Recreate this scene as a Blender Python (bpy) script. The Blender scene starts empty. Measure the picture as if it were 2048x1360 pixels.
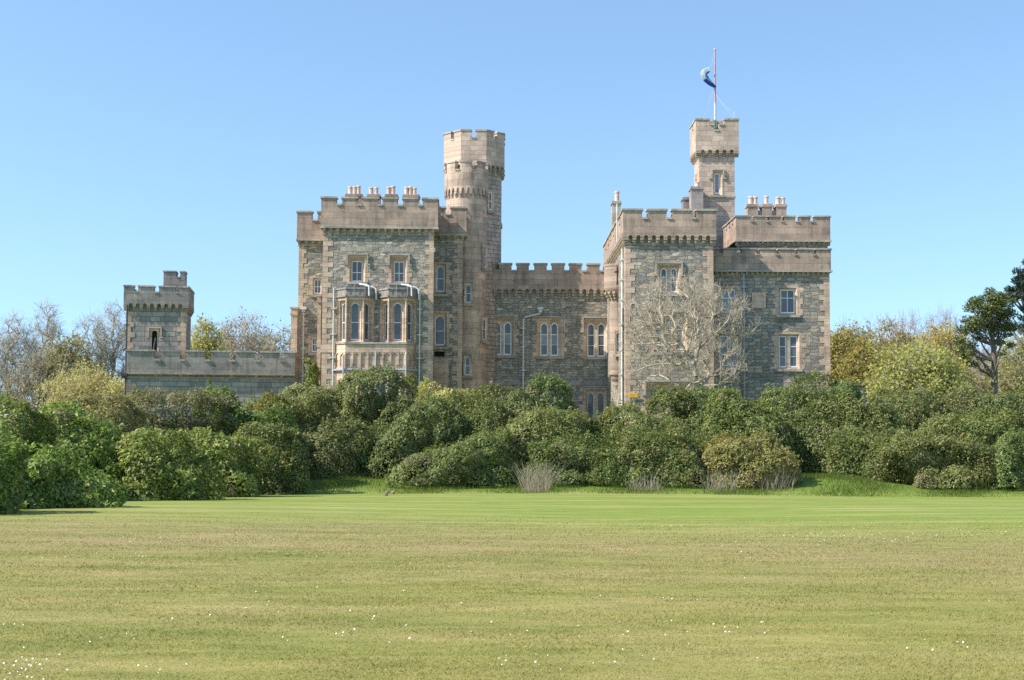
import bpy, math, random
import numpy as np
from mathutils import Vector, Matrix

# ------------------------------------------------------------------ camera
FPX = 2600.0                      # focal length in pixels of the 2048 px wide photograph
PITCH = math.atan((838 - 680) / FPX)
ROLL = math.radians(0.25)
CAM = Vector((0, 0, 1.65))
_F = Vector((0, math.cos(PITCH), math.sin(PITCH)))
_U0 = Vector((0, -math.sin(PITCH), math.cos(PITCH)))
_R0 = Vector((1, 0, 0))
_R = _R0 * math.cos(ROLL) + _U0 * math.sin(ROLL)
_U = _U0 * math.cos(ROLL) - _R0 * math.sin(ROLL)
scene = bpy.context.scene
COL = scene.collection
cd = bpy.data.cameras.new('camera')
cam = bpy.data.objects.new('camera', cd)
COL.objects.link(cam)
cd.sensor_width = 36.0
cd.lens = FPX * 36.0 / 2048.0
cd.clip_start = 0.1
cd.clip_end = 12000
M = Matrix((( _R.x, _U.x, -_F.x), (_R.y, _U.y, -_F.y), (_R.z, _U.z, -_F.z))).to_4x4()
M.translation = CAM
cam.matrix_world = M
scene.camera = cam

# ------------------------------------------------------------------ light
SUN_EL, SUN_AZ = math.radians(43), math.radians(71)     # azimuth: to the left of straight behind the camera
S = Vector((-math.sin(SUN_AZ) * math.cos(SUN_EL), -math.cos(SUN_AZ) * math.cos(SUN_EL), math.sin(SUN_EL)))
world = bpy.data.worlds.new('World')
scene.world = world
world.use_nodes = True
wn = world.node_tree
sky = wn.nodes.new('ShaderNodeTexSky')
sky.sky_type = 'NISHITA'
sky.sun_disc = False
sky.sun_elevation = SUN_EL
sky.sun_rotation = math.pi + SUN_AZ
sky.air_density = 1.0
sky.dust_density = 0.2
sky.ozone_density = 0.8
_tc = wn.nodes.new('ShaderNodeTexCoord')          # look the sky up a little higher: clear spring air, no white horizon
_ad = wn.nodes.new('ShaderNodeVectorMath'); _ad.operation = 'ADD'; _ad.inputs[1].default_value = (0, 0, 0.16)
_nm = wn.nodes.new('ShaderNodeVectorMath'); _nm.operation = 'NORMALIZE'
wn.links.new(_tc.outputs['Generated'], _ad.inputs[0]); wn.links.new(_ad.outputs[0], _nm.inputs[0]); wn.links.new(_nm.outputs[0], sky.inputs[0])
_ti = wn.nodes.new('ShaderNodeVectorMath'); _ti.operation = 'MULTIPLY'; _ti.inputs[1].default_value = (0.91, 1.0, 1.0)
wn.links.new(sky.outputs[0], _ti.inputs[0]); wn.links.new(_ti.outputs[0], wn.nodes['Background'].inputs[0])
wn.nodes['Background'].inputs[1].default_value = 0.15
sl = bpy.data.lights.new('sun', 'SUN')
sl.energy = 4.0
sl.angle = math.radians(0.5)
sl.color = (1.0, 0.95, 0.86)
so = bpy.data.objects.new('sun', sl)
COL.objects.link(so)
so.rotation_euler = S.to_track_quat('Z', 'Y').to_euler()
scene.view_settings.view_transform = 'Standard'
scene.view_settings.look = 'None'
scene.view_settings.exposure = 0.86
scene.view_settings.gamma = 1.0
scene.view_settings.use_curve_mapping = False
scene.cycles.use_denoising = False
scene.cycles.max_bounces = 6
scene.cycles.diffuse_bounces = 3

# ------------------------------------------------------------------ helpers
def ray(px, py):
    return _F + _R * ((px - 1024) / FPX) - _U * ((py - 680) / FPX)

def at(px, py, Y):
    d = ray(px, py)
    return CAM + d * ((Y - CAM.y) / d.y)

def sstep(a, b, x):
    t = np.clip((x - a) / (b - a), 0, 1)
    return t * t * (3 - 2 * t)

def gz(x, y):
    """height of the ground"""
    x = np.asarray(x, float); y = np.asarray(y, float)
    lawn = -(np.clip(y, -60, 58) - 8) * 0.0333
    t = sstep(57.5, 80, y)
    z = lawn * (1 - t) + 0.2 * t
    z = z + 0.05 * np.sin(x * 0.21 + 1.0) * np.sin(y * 0.13) * sstep(10, 30, y)
    # grassy humps at the foot of the bank
    z = z + 0.30 * np.exp(-((x + 9.0) / 3.4) ** 2 - ((y - 62) / 2.6) ** 2)
    z = z + 0.34 * np.exp(-((x - 15.4) / 2.8) ** 2 - ((y - 62.5) / 2.6) ** 2)
    z = z + 12.0 * sstep(150, 600, y) * sstep(-20, 160, x)
    return z

def ground_hit(px, py):
    d = ray(px, py)
    t = 5.0
    while t < 200:
        p = CAM + d * t
        if p.z < float(gz(p.x, p.y)):
            return p
        t += 0.05
    return CAM + d * t

WM = {}
def link(name, data, parent=None, W=None):
    o = bpy.data.objects.new(name, data)
    COL.objects.link(o)
    W = W or Matrix.Identity(4)
    if parent is not None:
        o.parent = parent
        o.matrix_local = WM[parent.name].inverted() @ W
    else:
        o.matrix_local = W
    WM[o.name] = W.copy()
    return o

def tag(o, label=None, cat=None, group=None, kind=None):
    if label: o['label'] = label
    if cat: o['category'] = cat
    if group: o['group'] = group
    if kind: o['kind'] = kind
    return o

def empty(name, loc):
    return link(name, None, None, Matrix.Translation(Vector(loc)))

class MB:
    """collects shapes that become ONE mesh object"""
    def __init__(s): s.v = []; s.f = []
    def face(s, pts):
        n = len(s.v); s.v += [tuple(p) for p in pts]; s.f.append(tuple(range(n, n + len(pts))))
    def box(s, u0, u1, w0, w1, z0, z1):
        if u0 > u1: u0, u1 = u1, u0
        if w0 > w1: w0, w1 = w1, w0
        if z0 > z1: z0, z1 = z1, z0
        n = len(s.v)
        s.v += [(u0,w0,z0),(u1,w0,z0),(u1,w1,z0),(u0,w1,z0),(u0,w0,z1),(u1,w0,z1),(u1,w1,z1),(u0,w1,z1)]
        s.f += [tuple(n + i for i in q) for q in ((0,1,5,4),(1,2,6,5),(2,3,7,6),(3,0,4,7),(4,5,6,7),(3,2,1,0))]
    def prism(s, pts, z0, z1):
        """a planform (list of u,w) extruded upwards"""
        k = len(pts); n = len(s.v)
        s.v += [(p[0], p[1], z0) for p in pts] + [(p[0], p[1], z1) for p in pts]
        for i in range(k):
            j = (i + 1) % k
            s.f.append((n + i, n + j, n + k + j, n + k + i))
        s.f.append(tuple(n + k + i for i in range(k)))
        s.f.append(tuple(n + k - 1 - i for i in range(k)))
    def lathe(s, cu, cw, prof, seg=24):
        """profile of (radius, z)"""
        n = len(s.v)
        for r, z in prof:
            for i in range(seg):
                a = 2 * math.pi * i / seg
                s.v.append((cu + r * math.cos(a), cw + r * math.sin(a), z))
        for j in range(len(prof) - 1):
            for i in range(seg):
                k = (i + 1) % seg
                s.f.append((n + j*seg + i, n + j*seg + k, n + (j+1)*seg + k, n + (j+1)*seg + i))
        m = n + (len(prof) - 1) * seg
        s.f.append(tuple(m + i for i in range(seg)))
    def tube(s, pts, r, seg=8):
        pts = [Vector(p) for p in pts]
        n = len(s.v)
        for i, p in enumerate(pts):
            d = (pts[min(i+1, len(pts)-1)] - pts[max(i-1, 0)]).normalized()
            a = d.cross(Vector((0.31, 0.17, 0.93)) if abs(d.z) < 0.9 else Vector((1, 0.1, 0))).normalized()
            b = d.cross(a)
            rr = r[i] if isinstance(r, (list, tuple)) else r
            for k in range(seg):
                t = 2 * math.pi * k / seg
                s.v.append(tuple(p + a * (rr * math.cos(t)) + b * (rr * math.sin(t))))
        for i in range(len(pts) - 1):
            for k in range(seg):
                l = (k + 1) % seg
                s.f.append((n + i*seg + k, n + i*seg + l, n + (i+1)*seg + l, n + (i+1)*seg + k))
        s.f.append(tuple(n + k for k in range(seg)))
        m = n + (len(pts) - 1) * seg
        s.f.append(tuple(m + k for k in range(seg)))
    def add(s, o, mat):
        n = len(s.v)
        s.v += [tuple(mat @ Vector(v)) for v in o.v]
        s.f += [tuple(n + i for i in f) for f in o.f]
    def build(s, name, mat, parent=None, W=None, smooth=False):
        me = bpy.data.meshes.new(name)
        me.from_pydata(s.v, [], s.f)
        me.materials.append(mat)
        if smooth:
            me.shade_auto = None if False else None
            for p in me.polygons: p.use_smooth = True
        me.update()
        return link(name, me, parent, W)

class Fr:
    """a wall plane: u along the wall, w into the building, z up (world height)"""
    def __init__(s, px=None, Y=None, yaw=0.0, origin=None):
        s.O = Vector(origin) if origin is not None else at(px, 680, Y)
        s.O.z = 0
        s.px = px
        s.yaw = yaw
        s.T = Vector((math.cos(yaw), math.sin(yaw), 0))
        s.I = Vector((-math.sin(yaw), math.cos(yaw), 0))
        s.W = Matrix.Translation(s.O) @ Matrix.Rotation(yaw, 4, 'Z')
    def hit(s, px, py, w=0.0):
        d = ray(px, py)
        t = (s.O + s.I * w - CAM).dot(s.I) / d.dot(s.I)
        P = CAM + d * t
        return (P - s.O).dot(s.T), P.z
    def u(s, px, w=0.0, py=620): return s.hit(px, py, w)[0]
    def z(s, py, w=0.0, px=None): return s.hit(px if px is not None else s.px, py, w)[1]
    def sub(s, u, w, dyaw):
        return Fr(yaw=s.yaw + dyaw, origin=s.O + s.T * u + s.I * w)

# ------------------------------------------------------------------ materials
def newmat(name):
    m = bpy.data.materials.new(name); m.use_nodes = True
    return m, m.node_tree.nodes, m.node_tree.links, m.node_tree.nodes['Principled BSDF']

def N(nodes, t, **kw):
    n = nodes.new(t)
    for k, v in kw.items():
        if k.startswith('i_'): n.inputs[int(k[2:])].default_value = v
        else: setattr(n, k, v)
    return n

def math_(nodes, links, op, a, b=None, clamp=False):
    n = nodes.new('ShaderNodeMath'); n.operation = op; n.use_clamp = clamp
    for i, x in enumerate((a, b)):
        if x is None: continue
        if isinstance(x, (int, float)): n.inputs[i].default_value = x
        else: links.new(x, n.inputs[i])
    return n.outputs[0]

def mixc(nodes, links, fac, a, b, mode='MIX'):
    n = nodes.new('ShaderNodeMix'); n.data_type = 'RGBA'; n.blend_type = mode
    for i, x in ((0, fac), (6, a), (7, b)):
        if isinstance(x, (int, float)): n.inputs[i].default_value = x
        elif isinstance(x, tuple): n.inputs[i].default_value = (*x, 1)
        else: links.new(x, n.inputs[i])
    return n.outputs[2]

def ramp(nodes, links, fac, stops, interp='LINEAR'):
    r = nodes.new('ShaderNodeValToRGB'); r.color_ramp.interpolation = interp
    e = r.color_ramp.elements
    while len(e) < len(stops): e.new(0.5)
    for k, (p, c) in enumerate(stops):
        e[k].position = p
        e[k].color = (*c, 1) if len(c) == 3 else c
    links.new(fac, r.inputs[0])
    return r.outputs[0]

def wallcoords(nodes, links, round_=False):
    tc = N(nodes, 'ShaderNodeTexCoord')
    sp = N(nodes, 'ShaderNodeSeparateXYZ'); links.new(tc.outputs['Object'], sp.inputs[0])
    if round_:
        a = math_(nodes, links, 'MULTIPLY', math_(nodes, links, 'ARCTAN2', sp.outputs[1], sp.outputs[0]), 1.6)
    else:
        a = math_(nodes, links, 'ADD', sp.outputs[0], sp.outputs[1])
    cb = N(nodes, 'ShaderNodeCombineXYZ')
    links.new(a, cb.inputs[0]); links.new(sp.outputs[2], cb.inputs[1])
    return cb.outputs[0], tc, sp

def scaled(nodes, links, vec, s):
    m = N(nodes, 'ShaderNodeVectorMath', operation='MULTIPLY'); m.inputs[1].default_value = s
    links.new(vec, m.inputs[0]); return m.outputs[0]

def noise(nodes, links, vec, scale, detail=4, rough=0.55, dim='3D'):
    n = N(nodes, 'ShaderNodeTexNoise', noise_dimensions=dim)
    n.inputs['Scale'].default_value = scale; n.inputs['Detail'].default_value = detail
    n.inputs['Roughness'].default_value = rough
    links.new(vec, n.inputs['Vector']); return n.outputs['Fac']

def stains(nodes, links, vec, col, amt, dark=(0.05, 0.045, 0.04)):
    """vertical rain streaks and blotches on the stone"""
    st = noise(nodes, links, scaled(nodes, links, vec, (3.2, 0.35, 1)), 1.0, 5, 0.6)
    bl = noise(nodes, links, scaled(nodes, links, vec, (0.8, 0.8, 1)), 1.0, 5, 0.6)
    f = math_(nodes, links, 'MULTIPLY', st, bl)
    f = ramp(nodes, links, f, [(0.22, (0, 0, 0)), (0.42, (1, 1, 1))])
    f = math_(nodes, links, 'MULTIPLY', f, amt)
    col = mixc(nodes, links, f, col, dark)
    sp = noise(nodes, links, vec, 5.0, 3, 0.7)
    f2 = ramp(nodes, links, sp, [(0.62, (0, 0, 0)), (0.74, (1, 1, 1))])
    f2 = math_(nodes, links, 'MULTIPLY', f2, amt * 0.55)
    return mixc(nodes, links, f2, col, (0.42, 0.39, 0.33))

def rubble(name, seed=0.0, bright=1.0, sx=0.62, sz=0.30, warm=0.0):
    m, n, l, b = newmat(name)
    v, tc, sp = wallcoords(n, l)
    off = N(n, 'ShaderNodeVectorMath', operation='ADD'); off.inputs[1].default_value = (seed, seed * 0.7, 0)
    l.new(v, off.inputs[0]); v = off.outputs[0]
    wob = N(n, 'ShaderNodeTexNoise'); wob.inputs['Scale'].default_value = 1.6; wob.inputs['Detail'].default_value = 2
    l.new(v, wob.inputs['Vector'])
    wv = N(n, 'ShaderNodeVectorMath', operation='MULTIPLY_ADD')
    l.new(wob.outputs['Color'], wv.inputs[0]); wv.inputs[1].default_value = (0.10, 0.05, 0); l.new(v, wv.inputs[2])
    sv = scaled(n, l, wv.outputs[0], (1 / sx, 1 / sz, 1))
    outs = []
    for feat in ('F1', 'F2'):
        vo = N(n, 'ShaderNodeTexVoronoi', voronoi_dimensions='2D', distance='CHEBYCHEV', feature=feat)
        vo.inputs['Scale'].default_value = 1.0; vo.inputs['Randomness'].default_value = 0.66
        l.new(sv, vo.inputs['Vector']); outs.append(vo)
    gap = math_(n, l, 'SUBTRACT', outs[1].outputs['Distance'], outs[0].outputs['Distance'])
    mort = ramp(n, l, gap, [(0.03, (1, 1, 1)), (0.13, (0, 0, 0))])
    sc = N(n, 'ShaderNodeSeparateColor'); l.new(outs[0].outputs['Color'], sc.inputs[0])
    w = warm
    stones = ramp(n, l, sc.outputs[0], [
        (0.00, (0.112, 0.110, 0.102)), (0.16, (0.150, 0.144, 0.130)), (0.34, (0.182, 0.168, 0.142)),
        (0.50, (0.210 + w, 0.182 + w * .6, 0.142)), (0.64, (0.165, 0.156, 0.124)), (0.76, (0.255 + w, 0.195 + w * .6, 0.140)),
        (0.86, (0.215, 0.196, 0.155)), (0.95, (0.290, 0.258, 0.205))], 'CONSTANT')
    fine = noise(n, l, tc.outputs['Object'], 9.0, 6, 0.7)
    fr = ramp(n, l, fine, [(0.25, (0.55, 0.55, 0.55)), (0.75, (1.45, 1.45, 1.45))])
    stones = mixc(n, l, 0.30, stones, (0.185, 0.170, 0.143))
    stones = mixc(n, l, 0.8, stones, fr, 'MULTIPLY')
    vb = ramp(n, l, sc.outputs[1], [(0, (0.75,)*3), (1, (1.25,)*3)])
    stones = mixc(n, l, 1.0, stones, vb, 'MULTIPLY')
    col = mixc(n, l, math_(n, l, 'MULTIPLY', mort, 0.8), stones, (0.170, 0.150, 0.120))
    col = stains(n, l, v, col, 0.35)
    col = mixc(n, l, 1.0, col, (bright * 1.08, bright * 1.04, bright * 0.995), 'MULTIPLY')
    l.new(col, b.inputs['Base Color']); b.inputs['Roughness'].default_value = 0.9
    h = math_(n, l, 'ADD', math_(n, l, 'MULTIPLY', mort, -1.0), math_(n, l, 'MULTIPLY', fine, 1.2))
    h = math_(n, l, 'ADD', h, math_(n, l, 'MULTIPLY', sc.outputs[2], 0.9))
    bp = N(n, 'ShaderNodeBump'); bp.inputs['Strength'].default_value = 0.9; bp.inputs['Distance'].default_value = 0.06
    l.new(h, bp.inputs['Height']); l.new(bp.outputs[0], b.inputs['Normal'])
    return m

def ashlar(name, c1, c2, c3, stain=0.6, bw=1.0, bh=0.36, mort=0.35, round_=False, seed=0.0, rough=False):
    m, n, l, b = newmat(name)
    v, tc, sp = wallcoords(n, l, round_)
    off = N(n, 'ShaderNodeVectorMath', operation='ADD'); off.inputs[1].default_value = (seed, seed * 0.37, 0)
    l.new(v, off.inputs[0]); v = off.outputs[0]
    br = N(n, 'ShaderNodeTexBrick')
    br.offset = 0.5; br.squash = 0.75; br.squash_frequency = 3
    br.inputs['Scale'].default_value = 1.0
    br.inputs['Brick Width'].default_value = bw; br.inputs['Row Height'].default_value = bh
    br.inputs['Mortar Size'].default_value = 0.012 if not rough else 0.022
    br.inputs['Mortar Smooth'].default_value = 0.25
    br.inputs['Color1'].default_value = (0, 0, 0, 1); br.inputs['Color2'].default_value = (1, 1, 1, 1)
    br.inputs['Mortar'].default_value = (0.5, 0.5, 0.5, 1)
    br.inputs['Bias'].default_value = 0.0
    wob = N(n, 'ShaderNodeTexNoise'); wob.inputs['Scale'].default_value = 3.0
    l.new(v, wob.inputs['Vector'])
    wv = N(n, 'ShaderNodeVectorMath', operation='MULTIPLY_ADD')
    k = 0.07 if rough else 0.03
    l.new(wob.outputs['Color'], wv.inputs[0]); wv.inputs[1].default_value = (k, k * 0.8, 0); l.new(v, wv.inputs[2])
    l.new(wv.outputs[0], br.inputs['Vector'])
    col = ramp(n, l, br.outputs['Color'], [(0.0, c1), (0.5, c2), (1.0, c3)])
    big = noise(n, l, v, 0.55, 5, 0.6)
    col = mixc(n, l, 0.85, col, ramp(n, l, big, [(0.3, (0.74, 0.74, 0.75)), (0.7, (1.22, 1.20, 1.16))]), 'MULTIPLY')
    fine = noise(n, l, tc.outputs['Object'], 14.0, 5, 0.7)
    col = mixc(n, l, 0.6, col, ramp(n, l, fine, [(0.25, (0.6,)*3), (0.75, (1.4,)*3)]), 'MULTIPLY')
    col = mixc(n, l, math_(n, l, 'MULTIPLY', br.outputs['Fac'], mort), col, (0.10, 0.088, 0.075))
    col = stains(n, l, v, col, stain)
    l.new(col, b.inputs['Base Color']); b.inputs['Roughness'].default_value = 0.9
    h = math_(n, l, 'ADD', math_(n, l, 'MULTIPLY', br.outputs['Fac'], -1.0), math_(n, l, 'MULTIPLY', fine, 1.6 if rough else 0.6))
    bp = N(n, 'ShaderNodeBump'); bp.inputs['Strength'].default_value = 0.7; bp.inputs['Distance'].default_value = 0.04
    l.new(h, bp.inputs['Height']); l.new(bp.outputs[0], b.inputs['Normal'])
    return m

def plain(name, col, rough=0.6, var=0.25, scale=8.0, metal=0.0, spec=0.5):
    m, n, l, b = newmat(name)
    tc = N(n, 'ShaderNodeTexCoord')
    f = noise(n, l, tc.outputs['Object'], scale, 5, 0.65)
    c = mixc(n, l, 1.0, col, ramp(n, l, f, [(0.25, (1 - var,)*3), (0.75, (1 + var,)*3)]), 'MULTIPLY')
    l.new(c, b.inputs['Base Color'])
    b.inputs['Roughness'].default_value = rough; b.inputs['Metallic'].default_value = metal
    b.inputs['Specular IOR Level'].default_value = spec
    return m

MT = {}
MT['rub1'] = rubble('rubble_stone_grey', 3.1, 1.85, 0.46, 0.21)
MT['rub2'] = rubble('rubble_stone_centre', 11.7, 1.8, 0.44, 0.19)
MT['rub3'] = rubble('rubble_stone_wing', 23.3, 1.75, 0.50, 0.22)
MT['rub4'] = rubble('rubble_stone_block', 31.9, 1.7, 0.46, 0.22, 0.012)
MT['par'] = ashlar('parapet_stone', (0.346, 0.253, 0.197), (0.415, 0.301, 0.230), (0.484, 0.348, 0.263), 0.6, 1.1, 0.42, 0.22)
MT['parg'] = ashlar('parapet_stone_grey', (0.283, 0.248, 0.221), (0.321, 0.278, 0.244), (0.364, 0.307, 0.267), 0.65, 1.2, 0.45, 0.2, seed=4.4)
MT['tan'] = ashlar('dressed_sandstone', (0.513, 0.364, 0.262), (0.606, 0.431, 0.311), (0.684, 0.490, 0.359), 0.35, 0.7, 0.36, 0.25, seed=2.2)
MT['tanr'] = ashlar('tower_sandstone', (0.439, 0.321, 0.241), (0.527, 0.390, 0.294), (0.633, 0.461, 0.347), 0.55, 1.0, 0.46, 0.3, True)
MT['tano'] = ashlar('tower_sandstone_squared', (0.444, 0.331, 0.257), (0.543, 0.405, 0.315), (0.624, 0.462, 0.357), 0.4, 0.8, 0.36, 0.3, seed=7.0)
MT['oct'] = ashlar('tower_squared_rubble', (0.360, 0.298, 0.255), (0.465, 0.372, 0.308), (0.553, 0.421, 0.336), 0.35, 0.75, 0.33, 0.8, False, 1.0, True)
MT['low'] = ashlar('coursed_grey_stone', (0.237, 0.225, 0.207), (0.318, 0.293, 0.263), (0.404, 0.361, 0.306), 0.4, 0.95, 0.36, 0.75, False, 6.0, True)
MT['cope'] = ashlar('coping_stone', (0.352, 0.303, 0.240), (0.420, 0.371, 0.296), (0.501, 0.439, 0.352), 0.45, 0.9, 0.5, 0.2, seed=9.0)
MT['corb'] = ashlar('corbel_stone', (0.333, 0.263, 0.179), (0.409, 0.319, 0.220), (0.469, 0.365, 0.253), 0.45, 0.6, 0.2, 0.3, seed=5.0)
MT['frame'] = plain('cream_painted_wood', (0.84, 0.79, 0.69), 0.55, 0.1, 5)
MT['pipe'] = plain('white_painted_pipe', (0.60, 0.57, 0.52), 0.5, 0.22, 4)
MT['pipeg'] = plain('grey_painted_pipe', (0.33, 0.35, 0.37), 0.5, 0.2, 4)
MT['piped'] = plain('dark_iron_pipe', (0.06, 0.05, 0.045), 0.6, 0.3, 4)
MT['flash'] = plain('white_plastic_pipe', (0.62, 0.62, 0.61), 0.35, 0.1, 4)
MT['lead'] = plain('lead_sheet', (0.17, 0.18, 0.19), 0.6, 0.3, 3)
MT['slate'] = plain('roof_slate', (0.13, 0.14, 0.16), 0.55, 0.3, 6)
MT['pot'] = plain('terracotta', (0.66, 0.46, 0.35), 0.8, 0.3, 3)
MT['void'] = plain('dark_opening', (0.012, 0.011, 0.010), 0.9, 0.3, 3)
MT['verd'] = plain('green_copper', (0.22, 0.30, 0.20), 0.7, 0.35, 5)
MT['board'] = plain('brown_board', (0.33, 0.22, 0.12), 0.8, 0.3, 6)
def glass(name, col):
    m, n, l, b = newmat(name)
    tc = N(n, 'ShaderNodeTexCoord')
    f = noise(n, l, tc.outputs['Object'], 0.9, 2, 0.5)
    c = mixc(n, l, 1.0, col, ramp(n, l, f, [(0.3, (0.7,)*3), (0.7, (1.3,)*3)]), 'MULTIPLY')
    l.new(c, b.inputs['Base Color']); b.inputs['Roughness'].default_value = 0.06
    b.inputs['IOR'].default_value = 1.5
    wb = noise(n, l, tc.outputs['Object'], 1.3, 1, 0.4)
    bp = N(n, 'ShaderNodeBump'); bp.inputs['Strength'].default_value = 0.12; bp.inputs['Distance'].default_value = 0.05
    l.new(wb, bp.inputs['Height']); l.new(bp.outputs[0], b.inputs['Normal'])
    return m
MT['glass'] = glass('window_glass', (0.110, 0.112, 0.120))
MT['glass2'] = glass('window_glass_pale', (0.210, 0.210, 0.215))
MT['core'] = plain('shrub_core_green', (0.075, 0.085, 0.034), 0.95, 0.5, 6)
MT['stem'] = plain('shrub_stems', (0.16, 0.12, 0.085), 0.9, 0.4, 6)

def leafmat(name, rough=0.45, transl=0.25, spec=0.5):
    m, n, l, b = newmat(name)
    at_ = N(n, 'ShaderNodeAttribute', attribute_name='leafcol')
    l.new(at_.outputs['Color'], b.inputs['Base Color'])
    b.inputs['Roughness'].default_value = rough
    b.inputs['Specular IOR Level'].default_value = spec
    tr = N(n, 'ShaderNodeBsdfTranslucent')
    c = mixc(n, l, 1.0, at_.outputs['Color'], (1.2, 1.18, 0.7), 'MULTIPLY')
    l.new(c, tr.inputs[0])
    mx = N(n, 'ShaderNodeMixShader'); mx.inputs[0].default_value = transl
    l.new(b.outputs[0], mx.inputs[1]); l.new(tr.outputs[0], mx.inputs[2])
    l.new(mx.outputs[0], n['Material Output'].inputs[0])
    return m
MT['leaf'] = leafmat('glossy_evergreen_leaf', 0.5, 0.33, 0.35)
MT['spring'] = leafmat('spring_leaf', 0.7, 0.45, 0.2)
MT['needle'] = leafmat('needle_foliage', 0.6, 0.12, 0.3)
MT['straw'] = leafmat('dry_straw', 0.8, 0.25, 0.2)

def barkmat(name, col, col2):
    m, n, l, b = newmat(name)
    tc = N(n, 'ShaderNodeTexCoord')
    f = noise(n, l, tc.outputs['Object'], 1.7, 6, 0.7)
    c = ramp(n, l, f, [(0.3, col), (0.7, col2)])
    l.new(c, b.inputs['Base Color']); b.inputs['Roughness'].default_value = 0.9
    return m
MT['bark_pale'] = barkmat('lichen_covered_bark', (0.28, 0.225, 0.155), (0.62, 0.53, 0.385))
MT['bark_grey'] = barkmat('grey_bark', (0.36, 0.31, 0.23), (0.54, 0.47, 0.36))
MT['bark_brown'] = barkmat('brown_bark', (0.12, 0.095, 0.07), (0.22, 0.175, 0.13))
MT['bark_purple'] = barkmat('purple_twig_bark', (0.36, 0.27, 0.25), (0.46, 0.36, 0.34))

# ------------------------------------------------------------------ ground
def lawn_material():
    m, n, l, b = newmat('mown_grass')
    tc = N(n, 'ShaderNodeTexCoord')
    geo = N(n, 'ShaderNodeNewGeometry')
    P = geo.outputs['Position']
    sp = N(n, 'ShaderNodeSeparateXYZ'); l.new(P, sp.inputs[0])
    flat = scaled(n, l, P, (1, 1, 0))
    big = noise(n, l, scaled(n, l, flat, (0.10, 0.30, 1)), 1.0, 5, 0.6)
    mid = noise(n, l, scaled(n, l, flat, (0.5, 1.5, 1)), 1.0, 5, 0.65)
    fine = noise(n, l, scaled(n, l, flat, (7, 12, 1)), 1.0, 5, 0.75)
    vfine = noise(n, l, scaled(n, l, flat, (60, 60, 1)), 1.0, 3, 0.7)
    f = math_(n, l, 'ADD', math_(n, l, 'MULTIPLY', big, 0.50), math_(n, l, 'MULTIPLY', mid, 0.30))
    f = math_(n, l, 'ADD', f, math_(n, l, 'MULTIPLY', fine, 0.20))
    col = ramp(n, l, f, [(0.36, (0.165, 0.195, 0.038)), (0.46, (0.238, 0.232, 0.056)), (0.55, (0.300, 0.264, 0.084)),
                         (0.63, (0.315, 0.250, 0.106)), (0.71, (0.285, 0.205, 0.108))])
    # the fresh green belt that was mown last, along the foot of the bank
    gb = math_(n, l, 'ADD', sp.outputs[1], math_(n, l, 'MULTIPLY', math_(n, l, 'SUBTRACT', big, 0.5), 16.0))
    gb = math_(n, l, 'ADD', gb, math_(n, l, 'MULTIPLY', sp.outputs[0], 0.33))
    gd = math_(n, l, 'DIVIDE', gb, 100.0)
    gb = ramp(n, l, gd, [(0.235, (0, 0, 0)), (0.37, (1, 1, 1))])
    # the dry brownish belt in the middle of the lawn
    dry = ramp(n, l, gd, [(0.13, (0, 0, 0)), (0.21, (1, 1, 1)), (0.25, (1, 1, 1)), (0.31, (0, 0, 0))])
    dry = math_(n, l, 'MULTIPLY', dry, ramp(n, l, mid, [(0.35, (0.08,)*3), (0.65, (0.68,)*3)]))
    col = mixc(n, l, dry, col, (0.310, 0.236, 0.118))
    green = ramp(n, l, math_(n, l, 'ADD', math_(n, l, 'MULTIPLY', mid, 0.6), math_(n, l, 'MULTIPLY', fine, 0.4)),
                 [(0.35, (0.155, 0.222, 0.028)), (0.6, (0.235, 0.275, 0.052))])
    cut = noise(n, l, scaled(n, l, flat, (0.07, 0.8, 1)), 1.0, 4, 0.6)
    cut = math_(n, l, 'MULTIPLY', ramp(n, l, cut, [(0.50, (0, 0, 0)), (0.62, (1, 1, 1))]), 0.8)
    green = mixc(n, l, cut, green, (0.36, 0.33, 0.13))
    col = mixc(n, l, gb, col, green)
    str_ = noise(n, l, scaled(n, l, flat, (0.55, 4.5, 1)), 1.0, 4, 0.6)
    col = mixc(n, l, math_(n, l, 'MULTIPLY', ramp(n, l, str_, [(0.56, (0, 0, 0)), (0.70, (1, 1, 1))]), 0.5), col, (0.34, 0.31, 0.12))
    far = noise(n, l, scaled(n, l, flat, (0.22, 0.75, 1)), 1.0, 5, 0.7)
    col = mixc(n, l, 0.8, col, ramp(n, l, far, [(0.32, (0.80, 0.84, 0.76)), (0.68, (1.10, 1.05, 1.12))]), 'MULTIPLY')
    pat = noise(n, l, scaled(n, l, flat, (1.4, 3.4, 1)), 1.0, 5, 0.7)
    col = mixc(n, l, 0.75, col, ramp(n, l, pat, [(0.3, (0.78, 0.80, 0.74)), (0.7, (1.25, 1.22, 1.22))]), 'MULTIPLY')
    # rough longer grass on the bank
    bank = ramp(n, l, math_(n, l, 'DIVIDE', sp.outputs[1], 100.0), [(0.578, (0, 0, 0)), (0.60, (1, 1, 1))])
    rough = ramp(n, l, fine, [(0.35, (0.085, 0.150, 0.020)), (0.65, (0.180, 0.230, 0.040))])
    col = mixc(n, l, bank, col, rough)
    col = mixc(n, l, 0.9, col, ramp(n, l, vfine, [(0.25, (0.62,)*3), (0.75, (1.38,)*3)]), 'MULTIPLY')
    l.new(col, b.inputs['Base Color']); b.inputs['Roughness'].default_value = 0.85
    b.inputs['Specular IOR Level'].default_value = 0.2
    bp = N(n, 'ShaderNodeBump'); bp.inputs['Strength'].default_value = 0.3; bp.inputs['Distance'].default_value = 0.015
    l.new(math_(n, l, 'ADD', vfine, fine), bp.inputs['Height']); l.new(bp.outputs[0], b.inputs['Normal'])
    return m
MT['lawn'] = lawn_material()

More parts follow.
